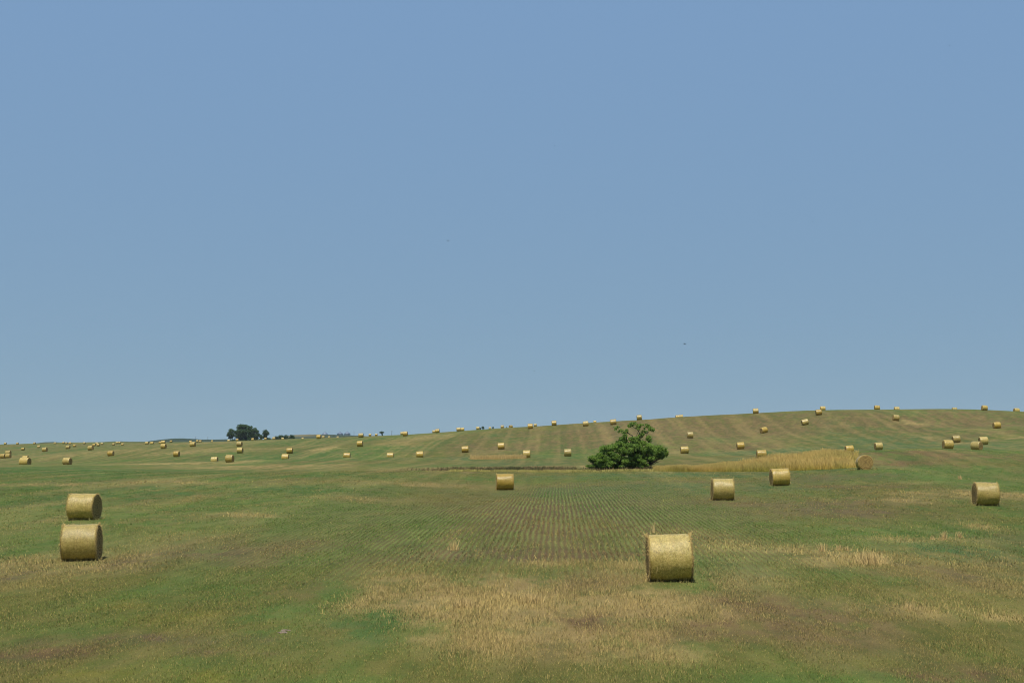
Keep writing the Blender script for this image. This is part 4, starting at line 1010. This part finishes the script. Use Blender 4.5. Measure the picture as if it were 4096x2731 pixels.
# ------------------------------------------------------------------ low hills beyond the field
def far_hills():
    prof = [(-700, 1784), (-50, 1783), (120, 1776), (145, 1771.5), (180, 1768), (215, 1767), (250, 1769.5), (300, 1775), (380, 1772), (420, 1766.5), (460, 1764.5), (520, 1765.5), (580, 1766), (640, 1758), (680, 1754), (715, 1752.3), (760, 1754), (800, 1756.5),
            (850, 1757.5), (900, 1756.2), (950, 1756), (1000, 1757), (1060, 1757), (1100, 1754), (1140, 1744), (1180, 1738.5), (1230, 1737), (1280, 1736.8), (1330, 1737.5), (1380, 1739.5), (1430, 1741.5), (1480, 1745), (1560, 1752), (1700, 1765), (2000, 1778), (5000, 1784)]
    pp = np.array(prof)
    pxs = np.arange(-700, 5001, 10.0)
    top = np.interp(pxs, pp[:, 0], pp[:, 1]) + (fbm(pxs * .06, pxs * 0, 91, 4) - .5) * 1.6
    u = np.array([ray(a, b)[0] for a, b in zip(pxs, top)]); v = np.array([ray(a, b)[1] for a, b in zip(pxs, top)])
    ds = np.concatenate([np.linspace(2250, 2700, 18), np.linspace(2760, 3600, 14)])
    V, nx = [], len(pxs)
    for d in ds:
        crest = CAMH + v * 2700
        x = u * d
        f = np.clip((d - 2250) / 450, 0, 1) if d <= 2700 else np.clip(1 - (d - 2700) / 900, 0, 1)
        f = f * f * (3 - 2 * f)
        z0 = height(x, np.full(nx, d)) - 6
        n = (fbm(x * .004, np.full(nx, d * .004), 92, 4) - .5) * 5 * f * (1 - f) * 4
        V.append(np.stack([x, np.full(nx, d), z0 * (1 - f) + np.maximum(crest, z0) * f + n], 1))
    V = np.concatenate(V); ny = len(ds)
    i = (np.arange(ny - 1)[:, None] * nx + np.arange(nx - 1)[None, :]).ravel()
    F = np.stack([i, i + 1, i + 1 + nx, i + nx], 1)
    t = NT('far_pasture')
    geo = t.n('NewGeometry').outputs['Position']
    n1 = t.noise(geo, .006, 5, .6); n2 = t.noise(geo, .03, 4, .6)
    sep = t.n('SeparateXYZ', Vector=geo)
    c = t.mix(t.maprange(n1, .4, .62, 0, 1), (.034, .056, .030), (.055, .072, .036))
    c = t.mix(t.maprange(n2, .5, .7, 0, .6), c, (.024, .042, .022))
    # ripe fields on the upper slopes of the hill under the grain bins
    k = t.math('MULTIPLY', t.maprange(sep.outputs[2], 15.5, 18.5, 0, 1), t.math('MULTIPLY', t.maprange(sep.outputs[0], -460, -420, 0, 1), t.maprange(sep.outputs[0], -340, -380, 0, 1)))
    c = t.mix(t.math('MULTIPLY', k, .7), c, (.21, .175, .085))
    o = mesh_obj('hills', V, F, t.done(t.principled(c, .95, .05)), smooth=True)
    tag(o, 'low dark green far hills beyond the field on the left', 'hills', kind='structure')
    return pxs, top
HILL_PX, HILL_TOP = far_hills()

# ------------------------------------------------------------------ grain bins, poles
def lathe(prof, seg, corr=0.0):
    V, F = [], []
    for r, z in prof:
        for k in range(seg):
            a = 2 * math.pi * k / seg; q = r * (1 + (corr if k % 2 else 0))
            V.append((q * math.cos(a), q * math.sin(a), z))
    for i in range(len(prof) - 1):
        for k in range(seg):
            F.append((i * seg + k, i * seg + (k + 1) % seg, (i + 1) * seg + (k + 1) % seg, (i + 1) * seg + k))
    return V, F

def grain_bin(px, top, eave, base, wide, d, label):
    s = FPX / d
    u, v = ray(px, base); x, y, z = u * d, d, CAMH + v * d
    R = wide / 2 / s; he = (base - eave) / s; ht = (base - top) / s
    root = empty('grain_bin', (x, y, z - 3)); tag(root, label, 'grain bin', 'steel grain bins on the horizon')
    prof = [(R, 0)]
    nb = 8
    for i in range(nb):                                            # corrugated wall rings
        z0 = (he + 3) * i / nb
        prof += [(R * 1.006, z0 + (he + 3) / nb * .3), (R * .994, z0 + (he + 3) / nb * .8)]
    prof += [(R, he + 3)]
    V, F = lathe(prof, 48)
    mesh_obj('wall', V, F, M_STEEL, root, smooth=True)
    V, F = lathe([(R * 1.04, he + 2.95), (R * .55, he + 3 + (ht - he) * .50), (R * .14, he + 3 + (ht - he) * .93)], 48, .006)
    rf = mesh_obj('roof', V, F, M_STEEL, root, smooth=True)
    V, F = lathe([(R * .15, he + 3 + (ht - he) * .91), (R * .15, he + 3 + (ht - he) * .98), (.02, he + 3 + (ht - he))], 24)
    mesh_obj('roof_cap', V, F, M_STEEL, rf)
    bm = bmesh.new()                                               # ladder on the wall
    for sx in (-.25, .25): limb(bm, [(sx, -R * 1.03 - .05, .2), (sx, -R * 1.03 - .05, he + 2.8)], .05, .05, 5)
    for k in range(int((he + 2.5) / .5)): limb(bm, [(-.25, -R * 1.03 - .05, .5 + k * .5), (.25, -R * 1.03 - .05, .5 + k * .5)], .035, .035, 5)
    o = bm_obj('ladder', bm, M_WOOD, root); o.rotation_euler.z = .5
grain_bin(1300, 1727, 1736, 1741, 24, 2790, 'left grain bin on the horizon, only its pale cone roof rising over the hill')
grain_bin(1360.5, 1726, 1734, 1740.6, 25, 2700, 'middle grain bin on the horizon with a bright roof edge')
grain_bin(1389, 1725, 1733.5, 1741, 25, 2680, 'right grain bin on the horizon beside the utility pole')

def pole(px, top, base, d, label, arm=1):
    u, v = ray(px, base); x, y, z = u * d, d, CAMH + v * d
    h = (base - top) * d / FPX
    root = empty('utility_pole', (x, y, z)); tag(root, label, 'utility pole', 'wooden utility poles on the horizon')
    bm = bmesh.new(); limb(bm, [(0, 0, -2.5), (0, 0, h * .5), (.03, 0, h)], .28, .18, 8); bm_obj('post', bm, M_WOOD, root)
    if arm:
        bm = bmesh.new(); limb(bm, [(-1.2, -.2, h - .6), (1.2, -.2, h - .6)], .12, .12, 6); bm_obj('crossarm', bm, M_WOOD, root)
pole(1416, 1724, 1742, 2500, 'dark utility pole on the horizon just right of the grain bins')
pole(1567, 1723, 1742, 1800, 'thin utility pole on the skyline right of the lone far tree')
pole(781, 1745, 1757, 2650, 'faint thin pole on the dark far hill, left of two')
pole(831, 1745.5, 1758, 2650, 'faint thin pole on the dark far hill, right of two')

# ------------------------------------------------------------------ birds high over the field
def bird(px, py, d, span, yaw, bank, flap, label):
    u, v = ray(px, py); loc = (u * d, d, CAMH + v * d)
    o = empty('bird', loc); tag(o, label, 'bird', 'small dark birds in the sky')
    o.rotation_euler = (bank, 0, yaw)
    s = span * .8
    bm = bmesh.new()
    prof = [(-.62, .015), (-.45, .05), (-.2, .10), (.1, .12), (.32, .085), (.42, .07), (.52, .06), (.60, .02), (.68, .004)]
    limb_pts = []
    rings = []
    for yy, r in prof:
        rings.append([bm.verts.new((math.cos(a) * r * s, yy * s, math.sin(a) * r * s * .85 + (.02 * s if yy > .35 else 0))) for a in [2 * math.pi * k / 10 for k in range(10)]])
    for a, b in zip(rings, rings[1:]):
        for k in range(10): bm.faces.new((a[k], a[(k + 1) % 10], b[(k + 1) % 10], b[k]))
    bm.faces.new(rings[0]); bm.faces.new(rings[-1][::-1])
    bm_obj('body', bm, M_BIRD, o)
    for sg in (-1, 1):
        bm = bmesh.new()
        sec = [(.05, .22, -.18, 0), (.35, .26, -.16, flap * .45), (.62, .22, -.14, flap * .8), (.85, .12, -.16, flap), (1.0, -.06, -.20, flap * 1.05)]
        up, lo = [], []
        for a, f, b, zz in sec:
            up.append([bm.verts.new((sg * a * s, f * s, zz * s + .02 * s)), bm.verts.new((sg * a * s, (f + b) / 2 * s, zz * s + .035 * s)), bm.verts.new((sg * a * s, b * s, zz * s + .012 * s))])
            lo.append([bm.verts.new((sg * a * s, f * s, zz * s)), bm.verts.new((sg * a * s, (f + b) / 2 * s, zz * s + .008 * s)), bm.verts.new((sg * a * s, b * s, zz * s))])
        for i in range(len(sec) - 1):
            for k in range(2):
                bm.faces.new((up[i][k], up[i + 1][k], up[i + 1][k + 1], up[i][k + 1])); bm.faces.new((lo[i][k], lo[i][k + 1], lo[i + 1][k + 1], lo[i + 1][k]))
            bm.faces.new((up[i][0], lo[i][0], lo[i + 1][0], up[i + 1][0])); bm.faces.new((up[i][2], up[i + 1][2], lo[i + 1][2], lo[i][2]))
        bm.faces.new([up[-1][0], lo[-1][0], lo[-1][1], lo[-1][2], up[-1][2], up[-1][1]])
        bmesh.ops.recalc_face_normals(bm, faces=bm.faces)
        bm_obj('wing', bm, M_BIRD, o)
    bm = bmesh.new()
    t = [bm.verts.new(p) for p in ((-.05 * s, -.55 * s, .02 * s), (.05 * s, -.55 * s, .02 * s), (.14 * s, -.92 * s, .01 * s), (0, -.86 * s, .01 * s), (-.14 * s, -.92 * s, .01 * s))]
    f = bm.faces.new(t); r = bmesh.ops.extrude_face_region(bm, geom=[f])
    for v2 in r['geom']:
        if isinstance(v2, bmesh.types.BMVert): v2.co.z -= .02 * s
    bmesh.ops.recalc_face_normals(bm, faces=bm.faces)
    bm_obj('tail', bm, M_BIRD, o)
bird(1791, 963, 260, .42, .9, .5, .35, 'plainest dark bird speck in the middle of the sky, left of centre')
bird(2738, 1376, 270, .40, -.5, -.7, .5, 'dark bird speck low in the sky, above right of the big bush')
bird(2219, 582, 300, .38, 1.5, .2, -.1, 'flat bird speck high in the sky just right of centre')
bird(2314, 923, 300, .26, .2, .3, .4, 'round bird speck at mid height in the sky, right of centre')
bird(3250, 888, 300, .30, 1.2, .1, .2, 'lone bird speck at mid height in the right part of the sky')
bird(2136, 1484, 300, .26, .4, .4, .4, 'bird speck lowest in the sky, left of and above the bush')
bird(1107, 42, 320, .28, .7, .3, .3, 'bird speck at the very top of the sky, left of centre')
bird(3798, 184, 320, .28, 1.4, .2, .1, 'bird speck near the top right corner of the sky')
bird(1784, 417, 330, .24, 1.0, .2, .2, 'faint bird speck high in the sky above the plainest bird')
bird(2555, 1369, 330, .20, .3, .3, .3, 'faintest bird speck low in the sky, straight above the bush')

# ------------------------------------------------------------------ air, light, sky, camera
SUN_EL, SUN_AZ = math.radians(66), math.radians(193)          # compass bearing, from +Y clockwise: behind the camera, a little left
sd = Vector((math.sin(SUN_AZ) * math.cos(SUN_EL), math.cos(SUN_AZ) * math.cos(SUN_EL), math.sin(SUN_EL)))
L = bpy.data.lights.new('sun', 'SUN'); L.energy = 4.0; L.angle = math.radians(.53); L.color = (1.0, .96, .89)
so = bpy.data.objects.new('sun', L); COL.objects.link(so)
so.rotation_euler = sd.to_track_quat('Z', 'Y').to_euler()

w = bpy.data.worlds.new('World'); scene.world = w; w.use_nodes = True
nt = w.node_tree; nt.nodes.clear()
out = nt.nodes.new('ShaderNodeOutputWorld'); bg = nt.nodes.new('ShaderNodeBackground')
sky = nt.nodes.new('ShaderNodeTexSky'); sky.sky_type = 'NISHITA'; sky.sun_disc = False
sky.sun_elevation = SUN_EL; sky.sun_rotation = SUN_AZ
sky.air_density = 1.0; sky.dust_density = 1.0; sky.ozone_density = 2.2; sky.altitude = 600
# a dry, hazy summer sky: the lowest, whitest air is lifted out of the picture and the brightness evened out towards the horizon
def wn(kind, **kw):
    n = nt.nodes.new('ShaderNode' + kind)
    for k, v in kw.items(): setattr(n, k, v)
    return n
tc = wn('TexCoord'); sx = wn('SeparateXYZ'); nt.links.new(tc.outputs['Generated'], sx.inputs[0])
mz = wn('Math', operation='MAXIMUM'); nt.links.new(sx.outputs[2], mz.inputs[0]); mz.inputs[1].default_value = 0.0
ma = wn('Math', operation='MULTIPLY_ADD'); nt.links.new(mz.outputs[0], ma.inputs[0]); ma.inputs[1].default_value = .85; ma.inputs[2].default_value = .122
cx = wn('CombineXYZ'); nt.links.new(sx.outputs[0], cx.inputs[0]); nt.links.new(sx.outputs[1], cx.inputs[1]); nt.links.new(ma.outputs[0], cx.inputs[2])
vn = wn('VectorMath', operation='NORMALIZE'); nt.links.new(cx.outputs[0], vn.inputs[0]); nt.links.new(vn.outputs[0], sky.inputs[0])
sc_ = wn('SeparateColor'); nt.links.new(sky.outputs[0], sc_.inputs[0])
pw = wn('Math', operation='POWER'); nt.links.new(sc_.outputs[2], pw.inputs[0]); pw.inputs[1].default_value = -1.15
sm = wn('Math', operation='MULTIPLY'); nt.links.new(pw.outputs[0], sm.inputs[0]); sm.inputs[1].default_value = 7.05
vm = wn('VectorMath', operation='SCALE'); nt.links.new(sky.outputs[0], vm.inputs[0]); nt.links.new(sm.outputs[0], vm.inputs['Scale'])
bg.inputs[1].default_value = .1
tint = wn('VectorMath', operation='MULTIPLY'); nt.links.new(vm.outputs[0], tint.inputs[0]); tint.inputs[1].default_value = (.985, 1.01, .93)
nt.links.new(tint.outputs[0], bg.inputs[0]); nt.links.new(bg.outputs[0], out.inputs[0])

# thin summer haze lying over the whole scene
def haze():
    x0, x1, y0, y1, z0, z1 = -21000.0, 21000.0, -260.0, 5400.0, -90.0, 125.0
    V = [(x, y, z) for z in (z0, z1) for y in (y0, y1) for x in (x0, x1)]
    F = [(0, 2, 3, 1), (4, 5, 7, 6), (0, 1, 5, 4), (2, 6, 7, 3), (0, 4, 6, 2), (1, 3, 7, 5)]
    m = bpy.data.materials.new('summer_haze'); m.use_nodes = True
    t = m.node_tree; t.nodes.clear()
    o = t.nodes.new('ShaderNodeOutputMaterial'); v = t.nodes.new('ShaderNodeVolumePrincipled')
    v.inputs['Color'].default_value = (.80, .88, .96, 1); v.inputs['Density'].default_value = 4.0e-5; v.inputs['Anisotropy'].default_value = 0.0
    t.links.new(v.outputs[0], o.inputs['Volume'])
    ob = mesh_obj('haze', V, F, m)
    tag(ob, 'thin pale summer haze over the fields', 'haze', kind='stuff')
haze()

cam = bpy.data.cameras.new('camera'); co = bpy.data.objects.new('camera', cam); COL.objects.link(co)
cam.lens = 50; cam.sensor_width = 36; cam.sensor_fit = 'HORIZONTAL'; cam.clip_end = 12000; cam.clip_start = .1
co.location = (0, 0, CAMH); co.rotation_euler = (math.pi / 2 + PITCH, 0, 0)
scene.camera = co
scene.render.resolution_x, scene.render.resolution_y = 1024, 682
scene.view_settings.view_transform = 'Standard'; scene.view_settings.look = 'None'
scene.view_settings.exposure = 0; scene.view_settings.gamma = 1
scene.render.engine = 'CYCLES'
scene.cycles.filter_width = 1.05; scene.cycles.max_bounces = 5; scene.cycles.diffuse_bounces = 2; scene.cycles.use_adaptive_sampling = True
